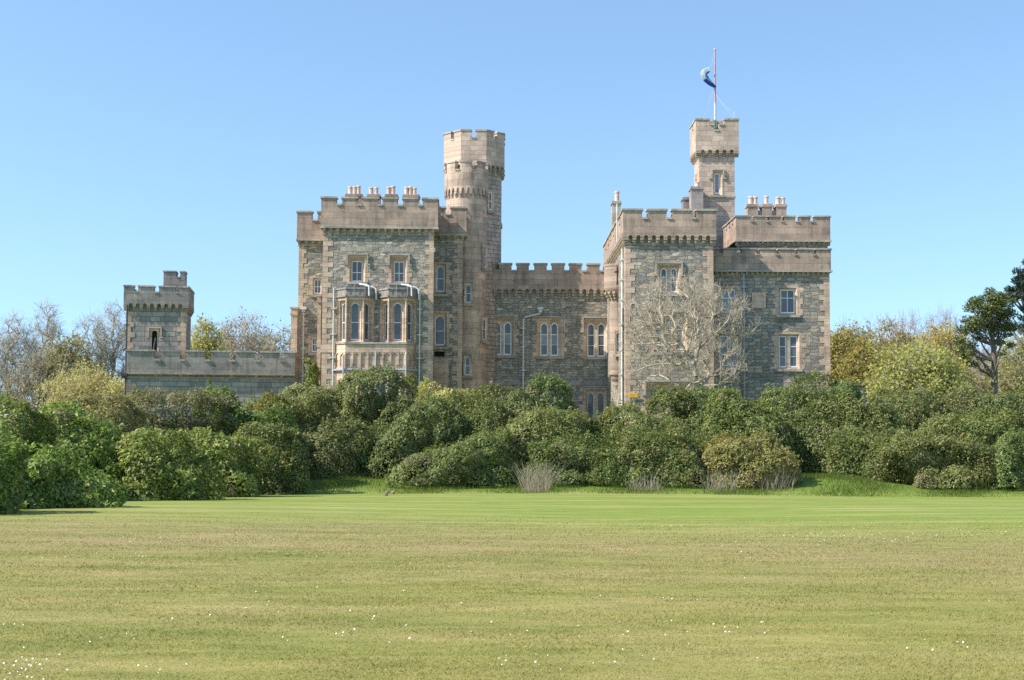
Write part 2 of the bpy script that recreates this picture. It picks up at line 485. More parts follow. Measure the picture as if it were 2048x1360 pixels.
def npmesh(name, verts, faces4, mat, parent=None, W=None, col=None, faces3=None, smooth=False):
    """mesh from numpy arrays; verts in world space are moved into the object's space by W"""
    me = bpy.data.meshes.new(name)
    verts = np.asarray(verts, np.float32).reshape(-1, 3)
    if W is not None:
        t = W.translation
        verts = verts - np.array((t.x, t.y, t.z), np.float32)
        W = Matrix.Translation(t)
    F = faces4 if faces4 is not None else faces3
    k = F.shape[1]
    me.vertices.add(len(verts)); me.vertices.foreach_set('co', verts.ravel())
    me.loops.add(F.size); me.loops.foreach_set('vertex_index', F.astype(np.int32).ravel())
    me.polygons.add(len(F)); me.polygons.foreach_set('loop_start', np.arange(0, F.size, k, dtype=np.int32))
    if smooth: me.polygons.foreach_set('use_smooth', np.ones(len(F), bool))
    me.update(calc_edges=True)
    if col is not None:
        a = me.attributes.new('leafcol', 'FLOAT_COLOR', 'POINT')
        c = np.ones((len(verts), 4), np.float32); c[:, :3] = col
        a.data.foreach_set('color', c.ravel())
    me.materials.append(mat)
    return link(name, me, parent, W)

def build_ground():
    ys = np.concatenate([np.linspace(-60, 4, 9), np.arange(5, 90, 0.5), np.arange(90, 200, 5), np.array([210, 260, 330, 420, 520, 650, 900, 1400, 2500, 5000])])
    xs = np.concatenate([-np.array([5000, 2500, 1200, 600, 300, 160, 100, 70, 55]), np.arange(-45, 45.1, 0.75), np.array([55, 70, 100, 160, 300, 600, 1200, 2500, 5000])])
    X, Y = np.meshgrid(xs, ys)
    Z = gz(X, Y)
    v = np.stack([X, Y, Z], -1).reshape(-1, 3)
    nx = len(xs); ny = len(ys)
    i = (np.arange(ny - 1)[:, None] * nx + np.arange(nx - 1)[None, :]).ravel()
    f = np.stack([i, i + 1, i + 1 + nx, i + nx], -1)
    o = npmesh('lawn', v, f, MT['lawn'], smooth=True)
    tag(o, kind='structure')
build_ground()

# ------------------------------------------------------------------ the castle
q1 = lambda x: 220 + x / 4.5325
r1 = lambda y: 520 + y / 4.5325
q2 = lambda x: 570 + x / 4.5325
r2 = lambda y: 360 + y / 4.5325
q3 = lambda x: 570 + x / 5.12
r3 = lambda y: 560 + y / 5.12
q4 = lambda x: 840 + x / 4.532
r4 = lambda y: 240 + y / 4.532
q5 = lambda x: 940 + x / 4.25
r5 = lambda y: 500 + y / 4.25
q6 = lambda x: 1190 + x / 4.096
r6 = lambda y: 360 + y / 4.096
r7 = lambda y: 560 + y / 4.096
q8 = lambda x: 1340 + x / 4.12
r8 = lambda y: 90 + y / 4.12

GROUND = -0.3
rnd = random.Random(5)
castle = empty('castle', (0, 92, 0.0))
tag(castle, 'grey and tan stone castle with battlements, two tall towers and a low crenellated wing', 'castle')

def wall(mb, u0, u1, z0, z1, d, holes=(), rev=0.34):
    us = sorted({u0, u1, *[h[0] for h in holes], *[h[1] for h in holes]})
    zs = sorted({z0, z1, *[h[2] for h in holes], *[h[3] for h in holes]})
    us = [u for u in us if u0 <= u <= u1]; zs = [z for z in zs if z0 <= z <= z1]
    for i in range(len(us) - 1):
        for j in range(len(zs) - 1):
            cu, cz = (us[i] + us[i+1]) / 2, (zs[j] + zs[j+1]) / 2
            if any(h[0] < cu < h[1] and h[2] < cz < h[3] for h in holes): continue
            mb.face([(us[i], 0, zs[j]), (us[i+1], 0, zs[j]), (us[i+1], 0, zs[j+1]), (us[i], 0, zs[j+1])])
    for a, b, c, e in holes:
        mb.face([(a, 0, c), (a, rev, c), (a, rev, e), (a, 0, e)])
        mb.face([(b, 0, c), (b, 0, e), (b, rev, e), (b, rev, c)])
        mb.face([(a, 0, e), (a, rev, e), (b, rev, e), (b, 0, e)])
        mb.face([(a, 0, c), (b, 0, c), (b, rev, c), (a, rev, c)])
        mb.face([(a, rev, c), (b, rev, c), (b, rev, e), (a, rev, e)])
    mb.face([(u0, 0, z0), (u0, 0, z1), (u0, d, z1), (u0, d, z0)])
    mb.face([(u1, 0, z0), (u1, d, z0), (u1, d, z1), (u1, 0, z1)])
    mb.face([(u0, 0, z1), (u1, 0, z1), (u1, d, z1), (u0, d, z1)])
    mb.face([(u0, d, z0), (u0, d, z1), (u1, d, z1), (u1, d, z0)])

def extr(mb, f, poly, t0, t1):
    """polygon in (a,z) extruded between t0 and t1; f(a,t,z) -> local point"""
    k = len(poly)
    mb.face([f(a, t0, z) for a, z in poly]); mb.face([f(a, t1, z) for a, z in reversed(poly)])
    for i in range(k):
        (a, z), (a2, z2) = poly[i], poly[(i + 1) % k]
        mb.face([f(a, t0, z), f(a, t1, z), f(a2, t1, z2), f(a2, t0, z2)])

def crenel(body, cope, f, a0, a1, notches, zb, zn, zt, t0, t1, ct=0.13, co=0.07):
    """a battlement wall with separate coping slabs"""
    notches = sorted((max(a0, n0), min(a1, n1)) for n0, n1 in notches if n1 > a0 and n0 < a1)
    poly = [(a0, zb), (a1, zb)]
    pts = []; cur = a0; up = []
    for n0, n1 in notches:
        if n0 - cur > 0.02: up.append((cur, n0, zt))
        up.append((n0, n1, zn)); cur = n1
    if a1 - cur > 0.02: up.append((cur, a1, zt))
    for s0, s1, z in up: pts += [(s0, z - ct), (s1, z - ct)]
    poly = poly + pts[::-1]
    extr(body, f, poly, t0, t1)
    for s0, s1, z in up:
        e = co if z == zt else -0.004
        if z == zt:
            l_, r_ = s0 - e, s1 + e
        else:
            l_, r_ = s0 + 0.004, s1 - 0.004
        extr(cope, f, [(l_, z - ct + 0.002), (r_, z - ct + 0.002), (r_, z - 0.045), (r_ - 0.02, z), (l_ + 0.02, z), (l_, z - 0.045)], t0 - co, t1 + co)

FRONT = lambda a, t, z: (a, t, z)

def dentils(mb, f, a0, a1, n, zt, zb, oh, wd):
    extr(mb, f, [(a0 - wd / 2, zb + 0.02), (a1 + wd / 2, zb + 0.02), (a1 + wd / 2, zt - 0.02), (a0 - wd / 2, zt - 0.02)], -0.015, 0.02)
    for i in range(n):
        c = a0 + (a1 - a0) * i / max(1, n - 1)
        zm = (zt + zb) / 2
        for (x0, x1, t0, t1, z0, z1) in ((c - wd/2, c + wd/2, -oh, 0.02, zm, zt), (c - wd/2 + 0.004, c + wd/2 - 0.004, -oh * 0.5, 0.02, zb, zm)):
            extr(mb, f, [(x0, z0), (x1, z0), (x1, z1), (x0, z1)], t0, t1)

def arcade(mb, corb, f, a0, a1, centres, r, za, zc, zb, oh):
    """a row of little round arches (za = top, zc = springing) on stepped corbels down to zb"""
    edges = []
    for c in centres: edges.append((c - r, c + r))
    cur = a0
    for e0, e1 in edges + [(a1, a1)]:
        if e0 - cur > 0.005:
            extr(mb, f, [(cur, zc), (e0, zc), (e0, za), (cur, za)], -oh, 0.02)
            m0, m1 = cur, e0
            h = (zc - zb) / 3
            for k in range(3):
                t = oh * (1 - k * 0.3)
                ins = 0.003 * k
                extr(corb, f, [(m0 + ins, zc - h * (k + 1)), (m1 - ins, zc - h * (k + 1)), (m1 - ins, zc - h * k - 0.02), (m0 + ins, zc - h * k - 0.02)], -t, 0.02)
        if e1 > e0:
            K = 8; rr = (e1 - e0) / 2; cc = (e0 + e1) / 2
            arc = [(cc + rr * math.cos(math.pi * i / K), zc + rr * math.sin(math.pi * i / K)) for i in range(K + 1)]
            extr(mb, f, [(e0, za), (e0, zc)] + arc[::-1][1:-1] + [(e1, zc), (e1, za)], -oh, 0.02)
        cur = e1

def quoins(mb, u, z0, z1, sgn, course=0.36, proud=0.022, depth=0.5):
    """long and short corner stones; sgn=+1 for a left corner (stones run to the right)"""
    z = z0; k = 0
    while z < z1 - 0.1:
        L = (0.62 if k % 2 else 0.34) * rnd.uniform(0.85, 1.15)
        D = (0.30 if k % 2 else depth)
        h = min(course * rnd.uniform(0.9, 1.1), z1 - z)
        mb.box(u - sgn * proud, u + sgn * L, -proud, D, z + 0.006, z + h - 0.006)
        z += h; k += 1

def winparts(name, fr, lancets, zb, zt, sur, arch=True, trans=(), vbar=False, hood=None, base=0.0, rec=0.16, sill=True,
             jambs=True, pane='glass', label=None, surmat='tan', parent=None, hooddrop=0.7, bar=0.062, rise=0.45):
    """one window: dressed stone surround with its sash frames, panes, sill and hood mould as sub-parts; returns the hole in the wall"""
    su0, su1, sz0, sz1 = sur
    mb = MB(); w0 = base - 0.02; wr = base + rec
    b = min(0.11, (lancets[0][0] - su0) * 0.45)
    bt = max(0.02, min(0.11, (sz1 - zt) * 0.45))
    iu0, iu1 = lancets[0][0] - 0.012, lancets[-1][1] + 0.012
    it = zt + max(0.012, min(0.06, (sz1 - zt) * 0.25))
    mb.box(su0, su0 + b, w0, base + 0.12, sz0, sz1); mb.box(su1 - b, su1, w0, base + 0.12, sz0, sz1)
    mb.box(su0 + b, su1 - b, w0, base + 0.12, sz1 - bt, sz1)
    mb.face([(su0 + b, w0, sz0), (su0 + b, w0, sz1 - bt), (iu0, wr, it), (iu0, wr, sz0)])
    mb.face([(su1 - b, w0, sz0), (iu1, wr, sz0), (iu1, wr, it), (su1 - b, w0, sz1 - bt)])
    mb.face([(su0 + b, w0, sz1 - bt), (su1 - b, w0, sz1 - bt), (iu1, wr, it), (iu0, wr, it)])
    mb.face([(su0 + b, w0, sz0), (iu0, wr, sz0 + 0.05), (iu1, wr, sz0 + 0.05), (su1 - b, w0, sz0)])
    K = 10
    def prof(a, c):
        if not arch: return [(a, zt), (c, zt)]
        hw = (c - a) / 2; m = (a + c) / 2; rs = rise * (c - a)
        return [(m + hw * t, zt - rs + rs * (1 - abs(t) ** 1.9)) for t in [-1 + 2 * i / K for i in range(K + 1)]]
    fm = MB(); pm = MB()
    cur = iu0
    for a, c in lancets:
        if a - cur > 0.004:     # pier or mullion
            mb.box(cur, a, wr - 0.001, wr + 0.11, sz0 + 0.02, it)
        pr = prof(a, c)
        for (x0, y0), (x1, y1) in zip(pr[:-1], pr[1:]):
            mb.face([(x0, wr, y0), (x1, wr, y1), (x1, wr, it), (x0, wr, it)])
            mb.face([(x0, wr, y0), (x0, wr + 0.11, y0), (x1, wr + 0.11, y1), (x1, wr, y1)])
        f0, f1 = wr + 0.035, wr + 0.09
        t = bar; zs = pr[0][1]
        fm.box(a, a + t, f0, f1, zb, zs); fm.box(c - t, c, f0, f1, zb, zs)
        fm.box(a + t, c - t, f0, f1, zb, zb + t * 1.5)
        if arch:
            m = (a + c) / 2; k = 1 - 2 * t / (c - a)
            ins = [(m + (x - m) * k, zs + (y - zs) * k - (t * 0.4 if 0 < i < K else 0)) for i, (x, y) in enumerate(pr)]
            for i in range(K):
                (x0, y0), (x1, y1), (p0, o0), (p1, o1) = pr[i], pr[i+1], ins[i], ins[i+1]
                fm.face([(x0, f0, y0), (x1, f0, y1), (p1, f0, o1), (p0, f0, o0)])
                fm.face([(p0, f0, o0), (p1, f0, o1), (p1, f1, o1), (p0, f1, o0)])
        else:
            fm.box(a + t, c - t, f0, f1, zt - t, zt)
        for k_, tz in enumerate(trans):
            tk = t * (0.75 if k_ == 0 else 0.4)
            fm.box(a + t, c - t, f0 + 0.004, f1 - 0.004, tz - tk / 2, tz + tk / 2)
        if vbar:
            m = (a + c) / 2
            fm.box(m - t * 0.32, m + t * 0.32, f0 + 0.008, f1 - 0.008, zb + t * 1.5, zt - (t if not arch else 0.03))
        pm.face([(a - 0.01, wr + 0.075, zb - 0.01), (c + 0.01, wr + 0.075, zb - 0.01), (c + 0.01, wr + 0.075, zt + 0.01), (a - 0.01, wr + 0.075, zt + 0.01)])
        cur = c
    if iu1 - cur > 0.004: mb.box(cur, iu1, wr - 0.001, wr + 0.11, sz0 + 0.02, it)
    mb.box(iu0, iu1, wr + 0.09, wr + 0.12, sz0 + 0.01, zb)          # wall under the sash
    if jambs:
        for sg, e in ((-1, su0), (1, su1)):
            z = sz0; k = rnd.randint(0, 1)
            while z < sz1 - 0.12:
                h = min(rnd.uniform(0.28, 0.4), sz1 - z)
                L = (0.30 if k % 2 else 0.10) * rnd.uniform(0.8, 1.25)
                x0, x1 = (e - L, e) if sg < 0 else (e, e + L)
                mb.box(x0, x1, base - 0.012, base + 0.04, z + 0.006, z + h - 0.006)
                z += h; k += 1
    o = mb.build(name, MT[surmat], parent or castle, fr.W)
    if label: o['label'] = label
    fm.build('sash_frame', MT['frame'], o, fr.W)
    pm.build('pane', MT[pane], o, fr.W)
    if len(trans) >= 2:                                # a few sections get a paler sheet before the pane, as blinds
        for (a, c) in lancets:
            if rnd.random() < 0.45:
                hi, lo = ((trans[0], trans[1]) if rnd.random() < .6 else (trans[1], zb + .08))
                bl_ = MB(); bl_.box(a + bar, c - bar, wr + 0.068, wr + 0.073, lo + .02, hi - .02)
                bl_.build('blind', MT['glass2'], o, fr.W)
    if sill:
        s_ = MB(); s_.box(su0 - 0.08, su1 + 0.08, base - 0.12, wr + 0.06, sz0 - 0.15, sz0 + 0.012)
        s_.build('sill', MT['cope'], o, fr.W)
    if hood is not None:
        h_ = MB(); g = hood
        h_.box(su0 - g, su1 + g, base - 0.13, base + 0.02, sz1 + 0.02, sz1 + 0.13)
        for e0, e1, s2 in ((su0 - g, su0 - g + 0.11, -1), (su1 + g - 0.11, su1 + g, 1)):
            h_.box(e0, e1, base - 0.125, base + 0.02, sz1 + 0.02 - hooddrop, sz1 + 0.022)
            x0, x1 = (e0 - 0.14, e1) if s2 < 0 else (e0, e1 + 0.14)
            h_.box(x0, x1, base - 0.128, base + 0.02, sz1 + 0.02 - hooddrop - 0.09, sz1 + 0.02 - hooddrop)
        h_.build('hood_mould', MT['cope'], o, fr.W)
    return (su0, su1, sz0, sz1)

def win(name, fr, lpx, pyt, pyb, spx, spy0, spy1, w=0.0, trans=(), **kw):
    mid = (lpx[0][0] + lpx[-1][1]) / 2
    Z = lambda y: fr.z(y, w, mid)
    Uu = lambda x: fr.u(x, w, (pyt + pyb) / 2)
    return winparts(name, fr, [(Uu(a), Uu(b)) for a, b in lpx], Z(pyb), Z(pyt), (Uu(spx[0]), Uu(spx[1]), Z(spy1), Z(spy0)),
                    trans=[Z(t) for t in trans], **kw)

def chimney(fr, u0, u1, w0, w1, zb, zt, pots, name='chimney', cap=True, mat='par', ph=0.62, pr=0.16):
    mb = MB(); mb.box(u0, u1, w0, w1, zb, zt - 0.2)
    if cap:
        mb.box(u0 - 0.06, u1 + 0.06, w0 - 0.06, w1 + 0.06, zt - 0.2, zt - 0.08)
        mb.box(u0 - 0.02, u1 + 0.02, w0 - 0.02, w1 + 0.02, zt - 0.08, zt)
    o = mb.build(name, MT[mat], castle, fr.W)
    for x in pots:
        p = MB(); h = ph * rnd.uniform(0.88, 1.1); r = pr * rnd.uniform(0.92, 1.08)
        p.lathe(x, (w0 + w1) / 2, [(r * 1.05, zt - 0.02), (r * 1.05, zt + 0.05), (r * 0.92, zt + 0.08), (r * 0.88, zt + h * 0.8),
                                   (r * 1.08, zt + h * 0.82), (r * 1.1, zt + h * 0.95), (r * 0.9, zt + h), (r * 0.68, zt + h), (r * 0.6, zt + h * 0.7)], 14)
        p.build('chimney_pot', MT['pot'], o, fr.W)
    return o

def pipe(name, fr, pts, r, mat, brackets=(), hopper=None, label=None):
    mb = MB(); mb.tube(pts, r, 8)
    o = mb.build(name, MT[mat], castle, fr.W, smooth=False)
    if label: o['label'] = label
    for x, w, z in brackets:
        b_ = MB(); b_.box(x - 0.20, x + 0.20, w - r * 0.6, w + 0.14, z - 0.03, z + 0.03)
        b_.box(x - r * 1.5, x + r * 1.5, w - r * 1.5, w + r, z - 0.05, z + 0.05)
        b_.build('pipe_bracket', MT[mat], o, fr.W)
    if hopper:
        x, w, z = hopper
        h_ = MB(); h_.prism([(x - 0.22, w - 0.17), (x + 0.22, w - 0.17), (x + 0.22, w + 0.17), (x - 0.22, w + 0.17)], z + 0.02, z + 0.22)
        h_.prism([(x - 0.13, w - 0.11), (x + 0.13, w - 0.11), (x + 0.13, w + 0.11), (x - 0.13, w + 0.11)], z - 0.16, z + 0.02)
        h_.build('hopper_head', MT[mat], o, fr.W)
    return o

# ---- tall block with the two bay windows
LB = Fr(755, 90, math.radians(2.5))
u = LB.u; z = LB.z
wu0, wu1 = u(645), u(866)
zc = z(457)                                     # underside of the cornice
holes = []
for (a, b_, t, bt_, s0, s1) in ((600, 700, 730, 918, 572, 738), (985, 1080, 735, 926, 950, 1115)):
    holes.append(win('window', LB, [(q2(a), q2(b_))], r2(t), r2(bt_), (q2(s0), q2(s1)), r2(t - 48), r2(bt_ + 6), arch=False,
                     trans=[r2((t + bt_) / 2 + 10)], vbar=True, hood=0.12, rec=0.3, hooddrop=0.62, label='square sash window under a dripstone, above a bay window'))
mb = MB(); wall(mb, wu0, wu1, GROUND, zc + 0.3, 9.0, holes, rev=0.5)
lbw = mb.build('rubble_wall', MT['rub1'], castle, LB.W)
for uu, sg in ((wu0, 1), (wu1, -1)):
    qm = MB(); quoins(qm, uu, GROUND, zc - 0.1, sg); qm.build('quoin', MT['tan'], lbw, LB.W)
sm = MB()
for k in range(9):                              # big dressed stones let into the rubble
    uu = u(680 + k * 21); zz = z(502) - 0.04
    if k % 4 != 3:
        sm = MB(); sm.box(uu, uu + 0.75, -0.012, 0.05, zz, zz + 0.32); sm.build('dressed_stone', MT['cope'], lbw, LB.W)
OH = 0.20
body = MB(); cope = MB(); corn = MB(); dm = MB()
pu0, pu1 = u(639.7, -OH), u(874.3, -OH)
zt, zn, zb = z(394, -OH), z(408.5, -OH), z(453.5, -OH)
nt = [(q2(455), q2(505)), (q2(642), q2(690)), (q2(832), q2(873)), (q2(1008), q2(1060)), (q2(1195), q2(1240))]
crenel(body, cope, FRONT, pu0, pu1, [(u(a, -OH), u(b, -OH)) for a, b in nt], zb, zn, zt, -OH, 0.35)
side_n = [(1.2 + 1.55 * k, 1.6 + 1.55 * k) for k in range(5)]
for s_ in (0, 1):
    t0, t1 = ((pu0 + 0.003, pu0 + 0.5), (pu1 - 0.5, pu1 - 0.003))[s_]
    crenel(body, cope, (lambda a, t, z: (t, a, z)), 0.36, 9.0, side_n, zb, zn, zt, t0, t1)
crenel(body, cope, FRONT, pu0, pu1, [(pu0 + 1.2 + 1.5 * k, pu0 + 1.6 + 1.5 * k) for k in range(5)], zb, zn, zt, 9.0, 9.5)
corn.box(pu0 - 0.06, pu1 + 0.06, -OH - 0.07, 0.1, zb - 0.13, zb)
corn.box(pu0 - 0.055, pu0 + 0.3, 0.1, 9.2, zb - 0.13, zb); corn.box(pu1 - 0.3, pu1 + 0.055, 0.1, 9.2, zb - 0.13, zb)
dentils(dm, FRONT, u(646.5, 0), u(865, 0), 17, zb - 0.13, z(470), OH, 0.21)
pp = body.build('parapet', MT['par'], castle, LB.W)
cope.build('coping', MT['cope'], pp, LB.W); corn.build('cornice', MT['cope'], pp, LB.W); dm.build('corbel_table', MT['corb'], pp, LB.W)
for (a, b_, ps) in ((540, 688, (578, 618, 655)), (738, 850, (768, 816)), (900, 1010, (930, 970)), (1062, 1208, (1092, 1128, 1165))):
    chimney(LB, u(q2(a), 2.5), u(q2(b_), 2.5), 2.5, 3.5, zb - 0.5, z(r2(126), 2.5), [u(q2(x), 3.0) for x in ps])

# ---- bay windows
def bay(pxs, pyt, pyb, cap_top, label):
    """pxs: left wall, left arris, right arris, right wall"""
    d = 0.95
    P = [(u(pxs[0] , 0) , 0.0), (u(pxs[1], -d), -d), (u(pxs[2], -d), -d), (u(pxs[3], 0), 0.0)]
    z0, z1 = z(pyb, -d), z(pyt, -d)
    body = MB(); subs = []
    for i in range(3):
        (a0, w0), (a1, w1) = P[i], P[i+1]
        L = math.hypot(a1 - a0, w1 - w0); f = LB.sub(a0, w0, math.atan2(w1 - w0, a1 - a0))
        subs.append((f, L))
    o = None
    holes_all = []
    part = MB(); part.prism([P[0], P[1], P[2], P[3]], z0 - 0.1, z0 - 0.02)
    for i, (f, L) in enumerate(subs):
        ww = 0.60 if i != 1 else 0.74
        c = L / 2; a, b_ = c - ww / 2, c + ww / 2
        h = (a - 0.19, b_ + 0.19, z0 + 0.05, z1 - 0.22)
        holes_all.append((f, L, (a, b_), h))
        w_ = MB(); wall(w_, 0, L, z0, z1, 0.5, [h], rev=0.4)
        part.add(w_, LB.W.inverted() @ f.W)
    o = part.build('bay_window', MT['tan'], castle, LB.W); o['label'] = label
    fm_all, pm_all, sm_all = MB(), MB(), MB()
    for f, L, (a, b_), h in holes_all:
        keep = [len(bpy.data.objects)]
        tmp = MB(); fm = MB(); pm = MB()
        zt_ = h[3] - 0.16; zb_ = h[2] + 0.12
        lanc = (a, b_)
        K = 10; wr = 0.2
        hw = (b_ - a) / 2; m = (a + b_) / 2; rs = 0.45 * (b_ - a)
        pr = [(m + hw * t, zt_ - rs + rs * (1 - abs(t) ** 1.9)) for t in [-1 + 2 * i / K for i in range(K + 1)]]
        tmp.face([(h[0], 0, h[2]), (h[0], 0, h[3]), (a, wr, h[3] - .05), (a, wr, h[2])])
        tmp.face([(h[1], 0, h[2]), (b_, wr, h[2]), (b_, wr, h[3] - .05), (h[1], 0, h[3])])
        tmp.face([(h[0], 0, h[3]), (h[1], 0, h[3]), (b_, wr, h[3] - .05), (a, wr, h[3] - .05)])
        tmp.face([(h[0], 0, h[2]), (h[1], 0, h[2]), (b_, wr, h[2] + .1), (a, wr, h[2] + .1)])
        for (x0, y0), (x1, y1) in zip(pr[:-1], pr[1:]):
            tmp.face([(x0, wr, y0), (x1, wr, y1), (x1, wr, h[3] - .05), (x0, wr, h[3] - .05)])
            tmp.face([(x0, wr, y0), (x0, wr + .1, y0), (x1, wr + .1, y1), (x1, wr, y1)])
        for x0, x1 in ((a - 0.085, a - 0.055), (b_ + 0.055, b_ + 0.085)):      # moulded roll on the jamb
            tmp.box(x0, x1, 0.05, 0.2, h[2] + 0.02, h[3] - 0.1)
        t = 0.05; f0, f1 = wr + 0.03, wr + 0.085; zs = pr[0][1]
        fm.box(a, a + t, f0, f1, zb_, zs); fm.box(b_ - t, b_, f0, f1, zb_, zs); fm.box(a + t, b_ - t, f0, f1, zb_, zb_ + 0.08)
        zm = zb_ + (zt_ - zb_) * 0.47
        fm.box(a + t, b_ - t, f0 + .004, f1 - .004, zm - 0.022, zm + 0.022)
        k_ = 1 - 2 * t / (b_ - a)
        ins = [(m + (x - m) * k_, zs + (y - zs) * k_ - (t * 0.4 if 0 < i < K else 0)) for i, (x, y) in enumerate(pr)]
        for i in range(K):
            fm.face([(pr[i][0], f0, pr[i][1]), (pr[i+1][0], f0, pr[i+1][1]), (ins[i+1][0], f0, ins[i+1][1]), (ins[i][0], f0, ins[i][1])])
        pm.face([(a - .01, wr + .07, zb_ - .01), (b_ + .01, wr + .07, zb_ - .01), (b_ + .01, wr + .07, zt_ + .01), (a - .01, wr + .07, zt_ + .01)])
        R_ = LB.W.inverted() @ f.W
        sm_all.add(tmp, R_); fm_all.add(fm, R_); pm_all.add(pm, R_)
    sm_all.build('moulded_surround', MT['tan'], o, LB.W); fm_all.build('sash_frame', MT['frame'], o, LB.W); pm_all.build('pane', MT['glass'], o, LB.W)
    ar = MB()
    for (a, w) in P[1:3]:                           # slender shafts on the two corners
        ar.lathe(a, w, [(0.07, z0), (0.07, z1)], 8)
    ar.build('corner_shaft', MT['tan'], o, LB.W)
    def grow(e): return [(P[0][0] - e, 0.02), (P[1][0] - e * 0.5, -d - e), (P[2][0] + e * 0.5, -d - e), (P[3][0] + e, 0.02)]
    cp = MB(); zc1 = z(cap_top, -d)
    cp.prism(grow(0.16), z1, z1 + 0.10); cp.prism(grow(0.08), z1 + 0.10, zc1 - 0.1); cp.prism(grow(0.14), zc1 - 0.1, zc1)
    cp.build('bay_parapet', MT['parg'], o, LB.W)
    rf = MB(); rf.prism(grow(0.0), zc1, zc1 + 0.06)
    rf.build('lead_roof', MT['lead'], o, LB.W)
    g = grow(0.20)
    for k, (fa, fb) in enumerate(((0, .5), (1, .0), (1, .45), (1, 1.0), (2, .5))):
        p0, p1 = g[fa], g[fa + 1]
        x = p0[0] + (p1[0] - p0[0]) * fb; w = p0[1] + (p1[1] - p0[1]) * fb
        rods = MB(); rods.tube([(x, w, z1 + 0.08), (x, w, zc1 + 0.12), (x + (P[1][0] + P[2][0] - 2 * x) * 0.1, w + 0.35, zc1 + 0.25)], 0.018, 5)
        rods.build('support_rod', MT['pipeg'], o, LB.W)
    return o, P, z0, z1, zc1
b1 = bay((q3(533), q3(630), q3(805), q3(912)), r3(172), r3(640), r3(82), 'projecting three-sided bay with tall arched sashes, beside the corner pier')
b2 = bay((q3(972), q3(1062), q3(1240), q3(1348)), r3(172), r3(640), r3(82), 'projecting three-sided bay with tall arched sashes, nearer the round tower')
# white overflow pipes laid across the bay roofs
for o_, P, z0_, z1_, zc1 in (b1, b2):
    x0 = P[2][0] - 0.25; xr = P[3][0]
    p = MB()
    p.tube([(x0 - 0.1, -0.12, zc1 + 0.34), (x0 + 0.35, -0.55, zc1 + 0.26), (x0 + 0.62, -1.18, zc1 + 0.10), (x0 + 0.64, -1.2, z1_ + 0.05)], 0.06, 8)
    p.tube([(x0 + 0.2, -0.2, zc1 + 0.22), (xr - 0.1, -0.28, zc1 + 0.14), (xr + 0.14, -0.32, zc1 - 0.02), (xr + 0.16, -0.32, z1_ - 0.15)], 0.065, 8)
    p.build('overflow_pipe', MT['flash'], o_, LB.W)
# common base below the bays with blind tracery
d = 1.05
BP = [(u(q3(520)), 0.0), (u(q3(622), -d), -d), (u(q3(1245), -d), -d), (u(q3(1342)), 0.0)]
zA, zB, zC, zD = z(r3(636), -d), z(r3(655), -d), z(r3(735), -d), z(r3(915), -d)
def gr(e): return [(BP[0][0] - e, 0.02), (BP[1][0] - e * 0.5, -d - e), (BP[2][0] + e * 0.5, -d - e), (BP[3][0] + e, 0.02)]
mb = MB(); mb.prism(gr(0), zC, zB); mb.prism(gr(-0.06), zD, zC); mb.prism(gr(-0.02), GROUND + 2.4 - 0.2, zD)
base = mb.build('bay_base', MT['tan'], castle, LB.W); base['label'] = 'tan stone base under both bays, carved with a row of blind panels'
mb = MB(); mb.prism(gr(0.08), zB, zA); mb.build('sill_course', MT['cope'], base, LB.W)
tr = MB()
facets = [(BP[i], BP[i+1]) for i in range(3)]
for i, ((a0, w0), (a1, w1)) in enumerate(facets):
    L = math.hypot(a1 - a0, w1 - w0); f = LB.sub(a0, w0, math.atan2(w1 - w0, a1 - a0)); R_ = LB.W.inverted() @ f.W
    t = MB(); n = 8 if i == 1 else 2
    for k in range(n + 1):
        x = L * k / n
        t.box(x - 0.035, x + 0.035, -0.02, 0.12, zD, zC)
    for k in range(n):
        x0, x1 = L * k / n + .035, L * (k + 1) / n - .035
        xm = (x0 + x1) / 2; hw = (x1 - x0) / 2
        for sg in (1, -1):                          # cusped heads, top and foot
            zz = zC if sg > 0 else zD
            for j in range(6):
                ta, tb = -1 + j / 3, -1 + (j + 1) / 3
                ya = 0.24 * abs(ta) ** 1.5 + 0.05; yb = 0.24 * abs(tb) ** 1.5 + 0.05
                t.face([(xm + hw * ta, 0.0, zz), (xm + hw * tb, 0.0, zz), (xm + hw * tb, 0.0, zz - sg * yb), (xm + hw * ta, 0.0, zz - sg * ya)])
                t.face([(xm + hw * ta, 0.0, zz - sg * ya), (xm + hw * tb, 0.0, zz - sg * yb), (xm + hw * tb, 0.1, zz - sg * yb), (xm + hw * ta, 0.1, zz - sg * ya)])
        t.box(x0, x1, -0.012, 0.1, zC - 0.03, zC); t.box(x0, x1, -0.012, 0.1, zD, zD + 0.03)
    tr.add(t, R_)
tr.build('blind_tracery', MT['tan'], base, LB.W)
mb = MB()                                           # steel belt and props under the bays
g = gr(0.16)
zz = z(r3(920), -d)
for (a0, w0), (a1, w1) in zip(g[:-1], g[1:]):
    mb.tube([(a0, w0, zz), (a1, w1, zz)], 0.075, 6)
mb.build('steel_belt', MT['pipeg'], base, LB.W)
mb = MB()
for px_, top in ((605, 770), (935, 730), (1245, 770)):
    x = u(q3(px_), -d - .2); mb.tube([(x, -d - .22, GROUND), (x, -d - .22, z(r3(top), -d))], 0.07, 6)
mb.build('steel_prop', MT['pipeg'], base, LB.W)
